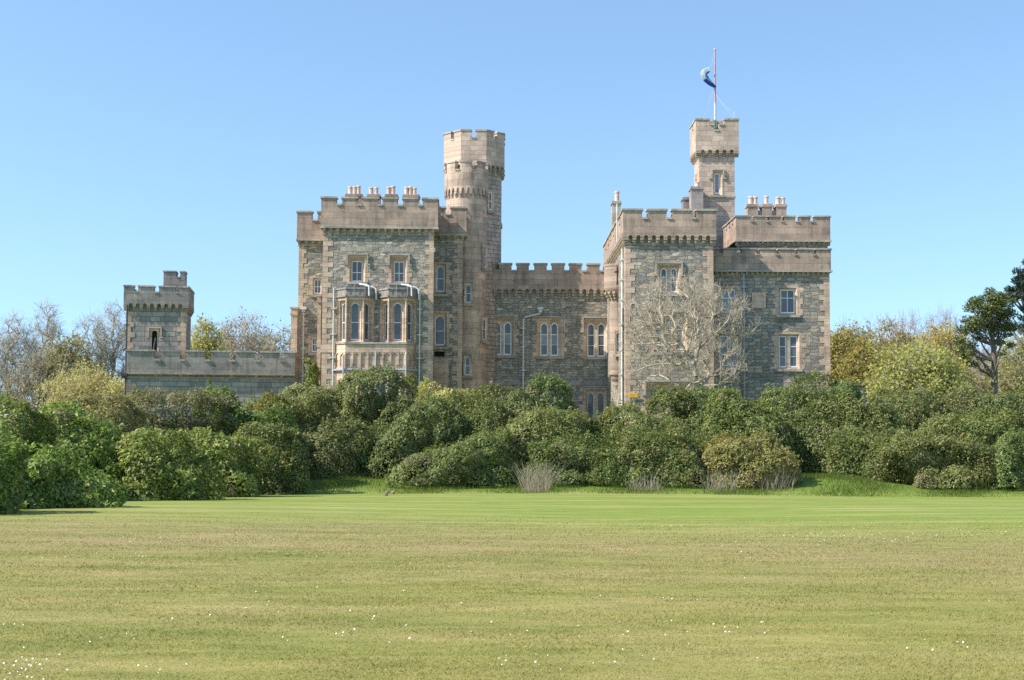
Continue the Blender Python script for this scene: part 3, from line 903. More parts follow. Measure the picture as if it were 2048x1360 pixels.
# ground floor arched openings of the bay
for i, (a, b_) in enumerate(((655, 755), (790, 885), (965, 1060), (1100, 1195))):
    x0, x1 = u(q3(a), -d), u(q3(b_), -d)
    f = LB.sub(0, -d, 0)
    winparts('window', f, [(x0 + .08, x1 - .08)], 0.6, z(r3(955), -d), (x0 - .05, x1 + .05, 0.5, z(r3(935), -d)), base=-0.12, rec=0.03, jambs=False, sill=False, rise=0.3)
for sx, e in ((497, -1), (1380, 1)):
    x = u(q3(sx), -0.2)
    pipe('drainpipe', LB, [(x, -0.14, z(r3(90))), (x, -0.14, GROUND)], 0.055, 'pipe', [(x, -0.14, z(r3(k))) for k in (300, 560, 800)],
         label='white drainpipe running down the wall beside the bay')
for a_, b_ in ((u(q3(360)), u(q3(520))), (u(q3(1345)), wu1 + 0.03)):
    band = MB(); band.box(a_, b_, -0.05, 0.05, z(r3(745)), z(r3(665))); band.build('band_course', MT['tan'], lbw, LB.W)

# ---- left flank
LF = Fr(610, 95.5, math.radians(2.5)); u = LF.u; z = LF.z
holes = [win('window', LF, [(q2(262), q2(328))], r2(900), r2(1032), (q2(240), q2(338)), r2(880), r2(1042), arch=False, trans=[r2(966)], vbar=True, rec=0.1),
         win('window', LF, [(q3(272), q3(338))], r3(588), r3(738), (q3(250), q3(350)), r3(568), r3(752), arch=False, trans=[r3(660)], vbar=True, rec=0.1)]
zb = z(478, -OH)
mb = MB(); wall(mb, u(596.5), u(655), GROUND, zb, 6, holes)
w_ = mb.build('rubble_wall', MT['rub4'], castle, LF.W)
qm = MB(); quoins(qm, u(596.5), GROUND, zb - 0.3, 1); qm.build('quoin', MT['tan'], w_, LF.W)
body, cope, corn, dm = MB(), MB(), MB(), MB()
pu0 = u(591.4, -OH)
crenel(body, cope, FRONT, pu0, u(655), [(u(q2(235), -OH), u(q2(285), -OH))], zb, z(439, -OH), z(421.5, -OH), -OH, 0.3)
crenel(body, cope, (lambda a, t, z: (t, a, z)), 0.31, 6.0, [(1.0 + 1.5 * k, 1.45 + 1.5 * k) for k in range(3)], zb, z(439, -OH), z(421.5, -OH), pu0 + 0.003, pu0 + 0.5)
corn.box(pu0 - 0.06, u(655), -OH - 0.07, 0.1, zb - 0.12, zb); corn.box(pu0 - 0.055, pu0 + 0.3, 0.1, 6, zb - 0.12, zb)
dentils(dm, FRONT, u(597.5), u(597.5) + 0.5 * 4, 5, zb - 0.12, z(492.5), OH, 0.21)
pp = body.build('parapet', MT['par'], castle, LF.W)
cope.build('coping', MT['cope'], pp, LF.W); corn.build('cornice', MT['cope'], pp, LF.W); dm.build('corbel_table', MT['corb'], pp, LF.W)
x = u(607, -0.2)
pipe('drainpipe', LF, [(x, -0.16, z(618)), (x, -0.16, GROUND)], 0.07, 'pipe', [(x, -0.16, z(r3(k))) for k in (350, 462, 702, 985)], (x, -0.18, z(620)),
     label='white drainpipe with a hopper head on the narrow flank beside the low wing')
x2 = x + 0.33
pipe('drainpipe', LF, [(x2, -0.16, z(r3(895))), (x2, -0.16, z(r3(940))), (x2 - 0.12, -0.16, z(r3(965))), (x + 0.02, -0.16, z(r3(975)))], 0.05, 'pipe', (), (x2, -0.18, z(r3(890))))
for a, b_, t in ((584, 596.5, 615), (636.5, 643.5, 590)):
    mb = MB(); zt = z(t)
    mb.box(u(a), u(b_), -0.55, 0.1, GROUND, zt - 0.6); mb.box(u(a) - 0.07, u(b_) + 0.04, -0.62, 0.1, zt - 0.6, zt - 0.48)
    mb.box(u(a) - 0.02, u(b_), -0.57, 0.1, zt - 0.48, zt - 0.12); mb.box(u(a) - 0.08, u(b_) + 0.03, -0.63, 0.1, zt - 0.12, zt)
    mb.box(u(a) - 0.03, u(b_) + 0.02, -0.585, 0.1, z(t + 105), z(t + 105) + 0.5)
    mb.build('buttress', MT['tan'], castle, LF.W)

# ---- flank towards the round tower
RF = Fr(900, 93.6, math.radians(1.5)); u = RF.u; z = RF.z
holes = [win('window', RF, [(q2(1373), q2(1446))], r2(772), r2(1012), (q2(1348), q2(1472)), r2(748), r2(1036), trans=[r2(893)], rec=0.12),
         win('window', RF, [(q3(1535), q3(1637))], r3(358), r3(668), (q3(1512), q3(1668)), r3(318), r3(690), trans=[r3(520)], rec=0.14)]
zb = z(468, -OH)
vent = (u(q3(1532)), u(q3(1638)), z(r3(785)), z(r3(732)))
mb = MB(); wall(mb, u(862), u(924), GROUND, zb, 6, holes + [vent])
w_ = mb.build('rubble_wall', MT['rub2'], castle, RF.W)
qm = MB(); quoins(qm, u(924), GROUND, zb - 0.3, -1); qm.box(u(868), u(898), -0.012, 0.05, GROUND, vent[2] - 0.1)
qm.build('quoin', MT['tan'], w_, RF.W)
vm = MB(); vm.box(vent[0] + .01, vent[1] - .01, 0.12, 0.16, vent[2] + .01, vent[3] - .01)
for k in range(4): vm.box(vent[0] + .02, vent[1] - .02, 0.09, 0.12, vent[2] + .06 + .1 * k, vent[2] + .09 + .1 * k)
vm.build('vent', MT['void'], castle, RF.W)
body, cope, corn, dm = MB(), MB(), MB(), MB()
pu1 = u(931.8, -OH)
crenel(body, cope, FRONT, u(868), pu1, [(u(q2(1447), -OH), u(q2(1497), -OH))], zb, z(427, -OH), z(413, -OH), -OH, 0.3)
crenel(body, cope, (lambda a, t, z: (t, a, z)), 0.31, 5.0, [(1.0 + 1.5 * k, 1.45 + 1.5 * k) for k in range(2)], zb, z(427, -OH), z(413, -OH), pu1 - 0.5, pu1 - 0.003)
corn.box(u(868), pu1 + 0.06, -OH - 0.07, 0.1, zb - 0.12, zb); corn.box(pu1 - 0.3, pu1 + 0.055, 0.1, 5, zb - 0.12, zb)
dentils(dm, FRONT, u(q2(1410)), u(q2(1605)), 4, zb - 0.12, z(480), OH, 0.21)
pp = body.build('parapet', MT['par'], castle, RF.W)
cope.build('coping', MT['cope'], pp, RF.W); corn.build('cornice', MT['cope'], pp, RF.W); dm.build('corbel_table', MT['corb'], pp, RF.W)

# ---- round stair tower
RT = Fr(931, 96.6); RTR = 41.0 * 96.6 / FPX
u = RT.u; z = RT.z
zc = z(385, -RTR); z_s = z(377, -RTR); zn = z(338, -RTR); zt = z(321, -RTR); zb2 = z(393, -RTR)
mb = MB()
mb.lathe(0, 0, [(RTR, GROUND), (RTR, z_s + 0.2)], 48)
tower = mb.build('round_tower', MT['tanr'], castle, RT.W)
R2 = RTR + 0.13
par = MB(); cp = MB(); cb = MB()
def ringwall(mb, r0, r1, z0, z1, a0, a1, seg):
    for i in range(seg):
        b0, b1 = a0 + (a1 - a0) * i / seg, a0 + (a1 - a0) * (i + 1) / seg
        p = [(r * math.sin(b), -r * math.cos(b)) for r in (r0, r1) for b in (b0, b1)]   # in0,in1,out0,out1
        mb.face([(*p[2], z0), (*p[3], z0), (*p[3], z1), (*p[2], z1)]); mb.face([(*p[0], z0), (*p[0], z1), (*p[1], z1), (*p[1], z0)])
        mb.face([(*p[0], z1), (*p[2], z1), (*p[3], z1), (*p[1], z1)]); mb.face([(*p[0], z0), (*p[1], z0), (*p[3], z0), (*p[2], z0)])
    for b, i in ((a0, 0), (a1, 1)):
        s_, c_ = math.sin(b), -math.cos(b)
        mb.face([(r0 * s_, r0 * c_, z0), (r1 * s_, r1 * c_, z0), (r1 * s_, r1 * c_, z1), (r0 * s_, r0 * c_, z1)])
ringwall(par, RTR - 0.3, R2, z_s + 0.12, zn - 0.12, 0, 2 * math.pi, 48)
na = math.radians(7.0)
for k in range(8):
    a0 = math.radians(22.5 + 45 * k) + na; a1 = math.radians(22.5 + 45 * (k + 1)) - na
    ringwall(par, RTR - 0.3, R2, zn - 0.12, zt - 0.12, a0, a1, 6)
    ringwall(cp, RTR - 0.36, R2 + 0.06, zt - 0.12, zt, a0 - 0.03, a1 + 0.03, 6)
    ringwall(cp, RTR - 0.36, R2 + 0.06, zn - 0.12, zn, a0 - 2 * na + 0.004, a0 - 0.004, 2)
nA = 26
for k in range(nA):
    a = 2 * math.pi * k / nA
    hw = math.pi / nA
    # pier and half arches
    ringwall(par, RTR - 0.05, R2, zc - 0.02, z_s + 0.12, a - hw * 0.42, a + hw * 0.42, 1)
    for sg in (-1, 1):
        for j in range(3):
            t0, t1 = j / 3, (j + 1) / 3
            h_ = (z_s + 0.12 - zc) * 0.85
            zz = zc + h_ * math.sqrt(max(0, 1 - (1 - (t0 + t1) / 2) ** 2))
            e0 = a + sg * (hw * 0.42 + hw * 0.58 * t0); e1 = a + sg * (hw * 0.42 + hw * 0.58 * t1)
            ringwall(par, RTR - 0.05, R2, zz, z_s + 0.12, min(e0, e1), max(e0, e1), 1)
    for s_ in range(3):
        h_ = (zc - zb2) / 3
        ringwall(cb, RTR - 0.05, RTR + 0.13 * (1 - s_ * 0.28), zc - h_ * (s_ + 1), zc - h_ * s_ - 0.02, a - hw * 0.41, a + hw * 0.41, 1)
p_ = par.build('parapet', MT['tanr'], tower, RT.W); cp.build('coping', MT['cope'], tower, RT.W); cb.build('corbel_table', MT['corb'], tower, RT.W)
def tower_win(px_, pyt, pyb, hwpx, hood=True, ang=None):
    xx = u(px_, -RTR) if ang is None else 0
    an = math.asin(max(-0.97, min(0.97, xx / RTR))) if ang is None else ang
    f = RT.sub(RTR * math.sin(an), -RTR * math.cos(an), an)
    hw = hwpx * 95 / FPX
    zt_, zb_ = z(pyt, -RTR), z(pyb, -RTR)
    winparts('window', f, [(-hw, hw)], zb_, zt_, (-hw - 0.14, hw + 0.14, zb_ - 0.08, zt_ + 0.12), trans=[(zt_ + zb_) / 2], base=-0.13, rec=0.01,
             jambs=False, hood=0.06 if hood else None, hooddrop=0.45, sill=True, bar=0.05)
tower_win(936.4, 568.5, 605.5, 5.8)
tower_win(935.6, 713, 750.5, 5.4)
tower_win(0, 489, 533, 5.5, False, math.radians(62))
tower_win(0, 636, 679, 5.5, False, math.radians(62))

# ---- octagonal tower behind
OT = Fr(946.7, 99.0); u = OT.u; z = OT.z
k8 = 51.4 / 2 / FPX * 97                             # half side of the parapet
Rp = k8 / math.sin(math.pi / 8); OT = Fr(946.7, 97 + Rp * math.cos(math.pi / 8)); u = OT.u; z = OT.z
Ap = Rp * math.cos(math.pi / 8); Rs = Rp - 0.24; As = Rs * math.cos(math.pi / 8)
octp = lambda r: [(r * math.cos(math.pi / 8 + k * math.pi / 4), r * math.sin(math.pi / 8 + k * math.pi / 4)) for k in range(8)]
ztop, zn, zpb, zcb = z(258.5, -Ap), z(274, -Ap), z(329, -Ap), z(345, -Ap)
mb = MB(); mb.prism(octp(Rs), GROUND, zpb + 0.5)
ot = mb.build('octagonal_tower', MT['oct'], castle, OT.W)
par, cp, cbs = MB(), MB(), []
for k in range(8):
    a = k * math.pi / 4
    f = OT.sub(Ap * math.sin(a), -Ap * math.cos(a), a); R_ = OT.W.inverted() @ f.W
    b_, c_, d_ = MB(), MB(), MB()
    crenel(b_, c_, FRONT, -k8, k8, [(-0.17, 0.17)], zpb + 0.1, zn, ztop, 0, 0.4, co=0.05)
    pitch = 2 * k8 / 4
    arcade(b_, d_, FRONT, -k8, k8, [-k8 + pitch * (j + .5) for j in range(4)], pitch * 0.33, zpb + 0.1, zpb - 0.12, zcb, 0.0 + 0.0)
    par.add(b_, R_); cp.add(c_, R_)
    # corbels sit between the shaft and the overhanging parapet
    d_ = MB()
    for j in range(5):
        x = -k8 + pitch * j
        for s_ in range(3):
            h_ = (zpb - 0.12 - zcb) / 3
            d_.box(x - pitch * .15, x + pitch * .15, 0.005 + 0.06 * s_, 0.3, zpb - 0.12 - h_ * (s_ + 1), zpb - 0.12 - h_ * s_ - .02)
        if j < 4:                                   # arches between them
            xc = x + pitch / 2
            arc = [(xc + pitch * .35 * math.cos(math.pi * i / 8), zpb - 0.12 + pitch * .35 * math.sin(math.pi * i / 8)) for i in range(9)]
    cb = MB(); cb.add(d_, R_); cbs.append(cb)
par.build('parapet', MT['tano'], ot, OT.W); cp.build('coping', MT['cope'], ot, OT.W)
for cb in cbs: cb.build('corbel_table', MT['corb'], ot, OT.W)
st = MB(); st.prism(octp(Rs + 0.09), z(443, -As) - 0.12, z(443, -As) + 0.06); st.build('string_course', MT['cope'], ot, OT.W)
f = OT.sub(As * math.sin(math.pi / 4), -As * math.cos(math.pi / 4), math.pi / 4)
zz0, zz1 = z(r4(810), -As), z(r4(648), -As)
winparts('window', f, [(-0.55, -0.2)], zz0, zz1, (-0.72, -0.03, zz0 - .1, zz1 + .15), arch=False, trans=[(zz0 + zz1) / 2], base=-0.12, rec=0.01, jambs=False, label='narrow slit window high in the octagonal tower')

# ---- centre range with three pairs of tall lancets
MID = Fr(1095, 98.0); u = MID.u; z = MID.z
OHm = 0.22
holes = []
for l1, l2, t, b_, s0, s1 in (((200, 265), (287, 352), 608, 893, 172, 382), ((598, 663), (685, 750), 615, 900, 572, 790), ((998, 1060), (1085, 1147), 620, 907, 972, 1182)):
    holes.append(win('window', MID, [(q5(l1[0]), q5(l1[1])), (q5(l2[0]), q5(l2[1]))], r5(t), r5(b_), (q5(s0), q5(s1)), r5(t - 38), r5(b_ + 8),
                     trans=[r5(t + 103), r5(t + 190)], hood=0.16, rec=0.17, hooddrop=1.0, bar=0.072))
for i, (l1, l2, t, s0, s1) in enumerate((((110, 165), (185, 240), 1190, 85, 262), ((665, 720), (750, 805), 1205, 635, 842), ((1000, 1055), (1085, 1142), 1210, 968, 1188))):
    holes.append(win('window', MID, [(q5(l1[0]), q5(l1[1])), (q5(l2[0]), q5(l2[1]))], r5(t), r5(t + 260), (q5(s0), q5(s1)), r5(t - 42), r5(t + 270),
                     hood=0.12, rec=0.17, hooddrop=1.0, bar=0.035, pane='glass', rise=0.55))
zpb = z(573, -OHm); 
mb = MB(); wall(mb, u(962), u(1236), GROUND, zpb, 8.0, holes)
w_ = mb.build('rubble_wall', MT['rub2'], castle, MID.W)
sm = MB(); sm.box(u(968), u(1222), -0.03, 0.05, z(r5(1148)), z(r5(1112)))
for k in range(15):                                # toothing beside the round tower
    zz = z(780) + 0.5 * k
    sm.box(u(968), u(968) + (0.75 if k % 2 else 0.5), -0.014, 0.05, zz, zz + 0.3)
sm.build('dressed_course', MT['parg'], w_, MID.W)
body, cope, cb = MB(), MB(), MB()
pu0, pu1 = u(969, -OHm), u(1240, -OHm)
zt, zn = z(526, -OHm), z(540, -OHm)
nt = [(q5(205), q5(245)), (q5(352), q5(395)), (q5(500), q5(545)), (q5(652), q5(695)), (q5(802), q5(845)), (q5(950), q5(995)), (q5(1102), q5(1148))]
crenel(body, cope, FRONT, pu0, pu1, [(u(a, -OHm), u(b, -OHm)) for a, b in nt], zpb, zn, zt, -OHm, 0.3)
zcen = z(r5(348), -OHm)
cs = [u(q5(182 + 60.7 * k), -OHm) for k in range(19)]
arcade(body, cb, FRONT, pu0, pu1, [c for c in cs if c < pu1 - .3], 17.5 / 4.25 * 97.8 / FPX, zpb, zcen, z(r5(412), -OHm), OHm)
pp = body.build('parapet', MT['par'], castle, MID.W)
cope.build('coping', MT['cope'], pp, MID.W); cb.build('corbel_table', MT['corb'], pp, MID.W)
x = u(q5(455), -0.2); x3 = u(q5(598), -0.2)
pipe('drainpipe', MID, [(x3, -0.2, z(r5(530))), (x3 - 0.1, -0.2, z(r5(545))), (x + 0.12, -0.18, z(r5(572))), (x, -0.17, z(r5(590))), (x, -0.17, GROUND)], 0.075, 'pipe',
     [(x, -0.17, z(r5(k))) for k in (668, 825, 1025)], (x3, -0.22, z(r5(512))), label='grey drainpipe with an angled arm between the tall pairs of lancets')

# ---- right wing (nearest the viewer)
RW = Fr(1340, 82.0); u = RW.u; z = RW.z
OHr = 0.25
holes = [win('window', RW, [(q6(540), q6(592)), (q6(622), q6(675))], r6(716), r6(918), (q6(512), q6(704)), r6(688), r6(932), trans=[r6(795)], hood=0.12, rec=0.2, hooddrop=0.7,
             label='pair of lancets high in the projecting wing, above the bare tree'),
         win('window', RW, [(q6(495), q6(550)), (q6(578), q6(637)), (q6(668), q6(725))], r7(300), r7(572), (q6(470), q6(765)), r7(268), r7(590), trans=[r7(402)], hood=0.12, rec=0.2, hooddrop=0.8, pane='glass2',
             label='row of three lancets behind the bare tree'),
         win('window', RW, [(q6(455), q6(515)), (q6(540), q6(595)), (q6(625), q6(680)), (q6(705), q6(760))], r7(880), r7(1090), (q6(418), q6(800)), r7(838), r7(1110), hood=0.10, rec=0.2, hooddrop=0.8, bar=0.03)]
zpb = z(466, -OHr)
U0, U1 = u(1251), u(1426.5)
mb = MB(); wall(mb, U0, U1, GROUND, zpb + 0.2, 17.0, holes)
rw = mb.build('rubble_wall', MT['rub3'], castle, RW.W)
for uu, sg in ((U0, 1), (U1, -1)):
    qm = MB(); quoins(qm, uu, GROUND, zpb - 0.8, sg); qm.build('quoin', MT['tan'], rw, RW.W)
sm = MB(); sm.box(U0 + 0.02, u(1310), -0.014, 0.05, z(r7(775)), z(r7(738))); sm.box(U0 + .02, u(1290), -0.014, 0.05, z(r7(815)), z(r7(785)))
sm.build('dressed_course', MT['parg'], rw, RW.W)
body, cope, cb = MB(), MB(), MB()
pu0, pu1 = u(1246.3, -OHr), u(1433.5, -OHr)
zt, zn = z(417.5, -OHr), z(434.5, -OHr)
nt = [(q6(388), q6(432)), (q6(590), q6(635)), (q6(795), q6(833))]
crenel(body, cope, FRONT, pu0, pu1, [(u(a, -OHr), u(b, -OHr)) for a, b in nt], zpb, zn, zt, -OHr, 0.35)
zcen = z(r6(470), -OHr); zlow = z(r6(532), -OHr)
cs = [u(q6(293 + 63.7 * k), -OHr) for k in range(11)]
pitch = cs[1] - cs[0]
arcade(body, cb, FRONT, pu0, pu1, cs, pitch * 0.27, zpb, zcen, zlow, OHr)
sd = [(2.0 + 2.5 * k, 2.45 + 2.5 * k) for k in range(6)]
LFT = lambda a, t, z: (U0 + t, a, z)
crenel(body, cope, LFT, 0.0 - OHr + 0.36 + OHr, 17.0, sd, zpb, zn, zt, pu0 - U0 + 0.003, 0.35)
RGT = lambda a, t, z: (U1 - t, a, z)
crenel(body, cope, RGT, 0.36, 17.0, sd, zpb, zn, zt, U1 - pu1 + 0.003, 0.35)
arcade(body, cb, LFT, 0.0, 17.0, [0.3 + pitch * (k + .5) for k in range(int(16.4 / pitch))], pitch * 0.27, zpb, zcen, zlow, OHr)
crenel(body, cope, FRONT, pu0, pu1, [], zpb, zn, zt, 17.0, 17.4)
pp = body.build('parapet', MT['par'], castle, RW.W)
cope.build('coping', MT['cope'], pp, RW.W); cb.build('corbel_table', MT['corb'], pp, RW.W)
# slated roof lantern seen over the battlements
rf = MB()
rz0, rz1 = zpb + 0.4, zt + 0.12
a0, a1, b0, b1 = U0 + 1.0, U1 - 1.0, 1.6, 14.0
rm = (a0 + a1) / 2
rf.face([(a0, b0, rz0), (a1, b0, rz0), (rm, b0 + 2.4, rz1)]); rf.face([(a0, b1, rz0), (a0, b0, rz0), (rm, b0 + 2.4, rz1), (rm, b1 - 2, rz1)])
rf.face([(a1, b0, rz0), (a1, b1, rz0), (rm, b1 - 2, rz1), (rm, b0 + 2.4, rz1)]); rf.face([(a1, b1, rz0), (a0, b1, rz0), (rm, b1 - 2, rz1)])
rf.build('roof', MT['slate'], castle, RW.W)
# bartizan turret on the wing's flank
tY = 6.0; tr_ = 0.58; tp = 0.95
TF = RW.sub(U0 + 0.02, tY, 0.0)
zz = lambda py: at(1225, py, TF.O.y - tr_).z
mb = MB()
mb.lathe(0, 0, [(0.12, zz(778)), (0.3, zz(770)), (0.34, zz(764)), (0.48, zz(758)), (0.52, zz(753)), (tr_ + .07, zz(749)), (tr_ + .07, zz(744)), (tr_, zz(742)), (tr_, zz(590))], 28)
tu = mb.build('corner_turret', MT['par'], castle, TF.W)
mb = MB()
mb.lathe(0, 0, [(tr_ + 0.02, zz(598)), (tr_ + 0.12, zz(590)), (tr_ + .2, zz(585)), (tp - .03, zz(579)), (tp, zz(576)), (tp, zz(534)), (tp + .04, zz(532)), (tp + .04, zz(528)), (0.02, zz(524))], 28)
mb.build('parapet', MT['par'], tu, TF.W)
mb = MB()
for k in range(16):
    a = 2 * math.pi * k / 16
    for s_ in range(3):
        r_ = tp + 0.02 - 0.12 * s_
        cx_, cy_ = math.sin(a), -math.cos(a)
        p = [(0.5 * math.sin(a - .1), -0.5 * math.cos(a - .1)), (r_ * math.sin(a - .1), -r_ * math.cos(a - .1)), (r_ * math.sin(a + .1), -r_ * math.cos(a + .1)), (0.5 * math.sin(a + .1), -0.5 * math.cos(a + .1))]
        mb.prism(p, zz(583 + 5 * (s_ + 1)), zz(583 + 5 * s_ + .6))
mb.build('corbel_table', MT['corb'], tu, TF.W)
an = math.radians(-8)
f = TF.sub(tp * math.sin(an), -tp * math.cos(an), an)
mb = MB(); mb.box(-0.035, 0.035, -0.006, 0.05, zz(570), zz(535)); mb.box(-0.17, 0.17, -0.007, 0.04, zz(546), zz(543.5)); mb.build('arrow_slit', MT['void'], tu, f.W)
an = math.radians(-5); f = TF.sub(tr_ * math.sin(an), -tr_ * math.cos(an), an)
winparts('window', f, [(-0.13, 0.13)], zz(705), zz(665), (-0.25, 0.25, zz(709), zz(660)), base=-0.13, rec=0.01, jambs=False, trans=[zz(684)], bar=0.03, label='narrow lancet in the corner turret')
# pipes in the angle of the wing
RS = lambda w: U0 - 0.12
f = RW
pipe('drainpipe', RW, [(U0 - 0.12, 1.0, z(498, 1.0)), (U0 - 0.12, 1.0, GROUND)], 0.075, 'pipe', [(U0 - .12, 1.0, z(k, 1.0)) for k in (520, 560, 600, 650, 700, 750)], label='white drainpipe on the sunlit flank of the projecting wing')
pipe('drainpipe', RW, [(U0 - 0.12, 0.45, z(617, .5)), (U0 - 0.12, 0.45, GROUND)], 0.05, 'piped', label='dark iron pipe on the flank of the projecting wing')
pipe('vent_pipe', RW, [(pu0 - 0.1, 3.2, z(484, 3.2)), (pu0 - 0.1, 3.2, z(408, 3.2))], 0.05, 'pipe', label='slim white vent pipe up the side of the battlements')
chimney(RW, u(q6(142), 9.0), u(q6(212), 9.0), 9.0, 10.0, zpb, z(r6(172), 9.0), [u(q6(180), 9.5)], mat='cope', ph=0.75, pr=0.19)

# ---- right hand block
RB = Fr(1545, 83.6); u = RB.u; z = RB.z
OHb = 0.16
holes = [win('window', RB, [(q6(1522), q6(1638))], r6(897), r6(1092), (q6(1490), q6(1668)), r6(872), r6(1106), arch=False, trans=[r6(966)], vbar=True, rec=0.12, bar=0.06),
         win('window', RB, [(q6(1040), q6(1152))], r6(895), r6(1086), (q6(1008), q6(1180)), r6(870), r6(1100), arch=False, trans=[r6(966)], vbar=True, rec=0.12, bar=0.06, pane='glass2'),
         win('window', RB, [(q6(1510), q6(1570)), (q6(1597), q6(1662))], r7(458), r7(716), (q6(1482), q6(1686)), r7(430), r7(730), arch=False, trans=[r7(545), r7(628)], rec=0.12),
         win('window', RB, [(q6(1025), q6(1092)), (q6(1107), q6(1172))], r7(455), r7(706), (q6(996), q6(1200)), r7(428), r7(720), arch=False, trans=[r7(540), r7(620)], rec=0.12, pane='glass2'),
         win('window', RB, [(q6(1040), q6(1090)), (q6(1115), q6(1165))], r7(945), r7(1150), (q6(1015), q6(1190)), r7(920), r7(1170), arch=False, trans=[r7(1050)], rec=0.12)]
zpb = z(540, -OHb)
V0, V1 = u(1424), u(1659)
mb = MB(); wall(mb, V0, V1, GROUND, zpb, 12.0, holes)
rb = mb.build('rubble_wall', MT['rub4'], castle, RB.W)
qm = MB(); quoins(qm, V1, GROUND, zpb - 0.4, -1); qm.build('quoin', MT['tan'], rb, RB.W)
pm_ = MB(); a, b_, c, e = u(q6(1287)), u(q6(1397)), z(r6(1052)), z(r6(925))
for (x0, x1, y0, y1) in ((a, a + .12, c, e), (b_ - .12, b_, c, e), (a + .12, b_ - .12, e - .12, e), (a + .12, b_ - .12, c, c + .12)): pm_.box(x0, x1, -0.08, 0.05, y0, y1)
pm_.box(a + .12, b_ - .12, -0.015, 0.05, c + .12, e - .12)
pm_.build('blank_panel', MT['tan'], castle, RB.W)
body, cope, corn, dm = MB(), MB(), MB(), MB()
pu0, pu1 = u(1428.5, -OHb), u(1663, -OHb)
zt, zn = z(496, -OHb), z(507.5, -OHb)
nt = [(q6(1015), q6(1050)), (q6(1170), q6(1205)), (q6(1325), q6(1357)), (q6(1478), q6(1510)), (q6(1632), q6(1663)), (q6(1787), q6(1815))]
crenel(body, cope, FRONT, pu0, pu1, [(u(a, -OHb), u(b, -OHb)) for a, b in nt], zpb, zn, zt, -OHb, 0.3, ct=0.11)
crenel(body, cope, (lambda a, t, z: (t, a, z)), 0.31, 12.0, [(0.9 + 1.35 * k, 1.3 + 1.35 * k) for k in range(8)], zpb, zn, zt, pu1 - 0.4, pu1 - 0.003, ct=0.11)
corn.box(pu0, pu1 + 0.08, -OHb - 0.09, 0.1, zpb - 0.13, zpb); corn.box(pu1 - .3, pu1 + .075, 0.1, 12, zpb - .13, zpb)
dentils(dm, FRONT, u(1433), u(1657), 23, zpb - 0.13, z(553), OHb, 0.14)
pp = body.build('parapet', MT['par'], castle, RB.W)
cope.build('coping', MT['cope'], pp, RB.W); corn.build('cornice', MT['cope'], pp, RB.W); dm.build('corbel_table', MT['corb'], pp, RB.W)
x = u(1488.3, -0.2)
pipe('drainpipe', RB, [(x, -0.12, z(549)), (x, -0.12, GROUND)], 0.06, 'pipeg', [(x, -0.12, z(k)) for k in (575, 610, 655, 709)], label='grey drainpipe down the plain right hand block')
# upper stage
UB = Fr(1567, 84.9); u = UB.u; z = UB.z
body, cope, corn, dm, core = MB(), MB(), MB(), MB(), MB()
OHu = 0.14
pu0, pu1 = u(1473, -OHu), u(1662.2, -OHu)
zb, zn, zt = z(480, -OHu), z(441.5, -OHu), z(431, -OHu)
core.box(pu0 + OHu, pu1 - OHu, 0, 4.6, GROUND + 6, zb)
nt = [(q6(1280), q6(1312)), (q6(1405), q6(1430)), (q6(1527), q6(1555)), (q6(1648), q6(1680)), (q6(1772), q6(1805))]
crenel(body, cope, FRONT, pu0, pu1, [(u(a, -OHu), u(b, -OHu)) for a, b in nt], zb, zn, zt, -OHu, 0.3, ct=0.1)
sn = [(0.9 + 1.25 * k, 1.2 + 1.25 * k) for k in range(3)]
for t0, t1 in ((pu0 + 0.003, pu0 + 0.4), (pu1 - 0.4, pu1 - 0.003)):
    crenel(body, cope, (lambda a, t, z: (t, a, z)), 0.31, 4.7, sn, zb, zn, zt, t0, t1, ct=0.1)
crenel(body, cope, FRONT, pu0, pu1, [], zb, zn, zt, 4.7, 5.0, ct=0.1)
corn.box(pu0 - .07, pu1 + .07, -OHu - .08, 0.1, zb - .12, zb); corn.box(pu0 - .065, pu0 + .3, .1, 4.8, zb - .12, zb); corn.box(pu1 - .3, pu1 + .065, .1, 4.8, zb - .12, zb)
dentils(dm, FRONT, u(1474.5), u(1659), 19, zb - 0.12, z(491.5), OHu, 0.15)
ub = core.build('upper_stage', MT['rub4'], castle, UB.W)
pp = body.build('parapet', MT['par'], castle, UB.W)
cope.build('coping', MT['cope'], pp, UB.W); corn.build('cornice', MT['cope'], pp, UB.W); dm.build('corbel_table', MT['corb'], pp, UB.W)
for a, b_, ps in ((1257, 1343, (1282, 1320)), (1377, 1458, (1412,)), (1492, 1576, (1506, 1548))):
    chimney(UB, u(q6(a), 3), u(q6(b_), 3), 3.0, 3.9, zb + .2, z(r6(196), 3), [u(q6(p), 3.4) for p in ps], ph=0.56)
mb = MB()
for a, b_ in ((1343, 1377), (1458, 1492)):
    mb.box(u(q6(a), 3) + .03, u(q6(b_), 3) - .03, 3.1, 3.8, zb + .2, z(r6(248), 3))
mb.build('chimney_link', MT['par'], castle, UB.W)

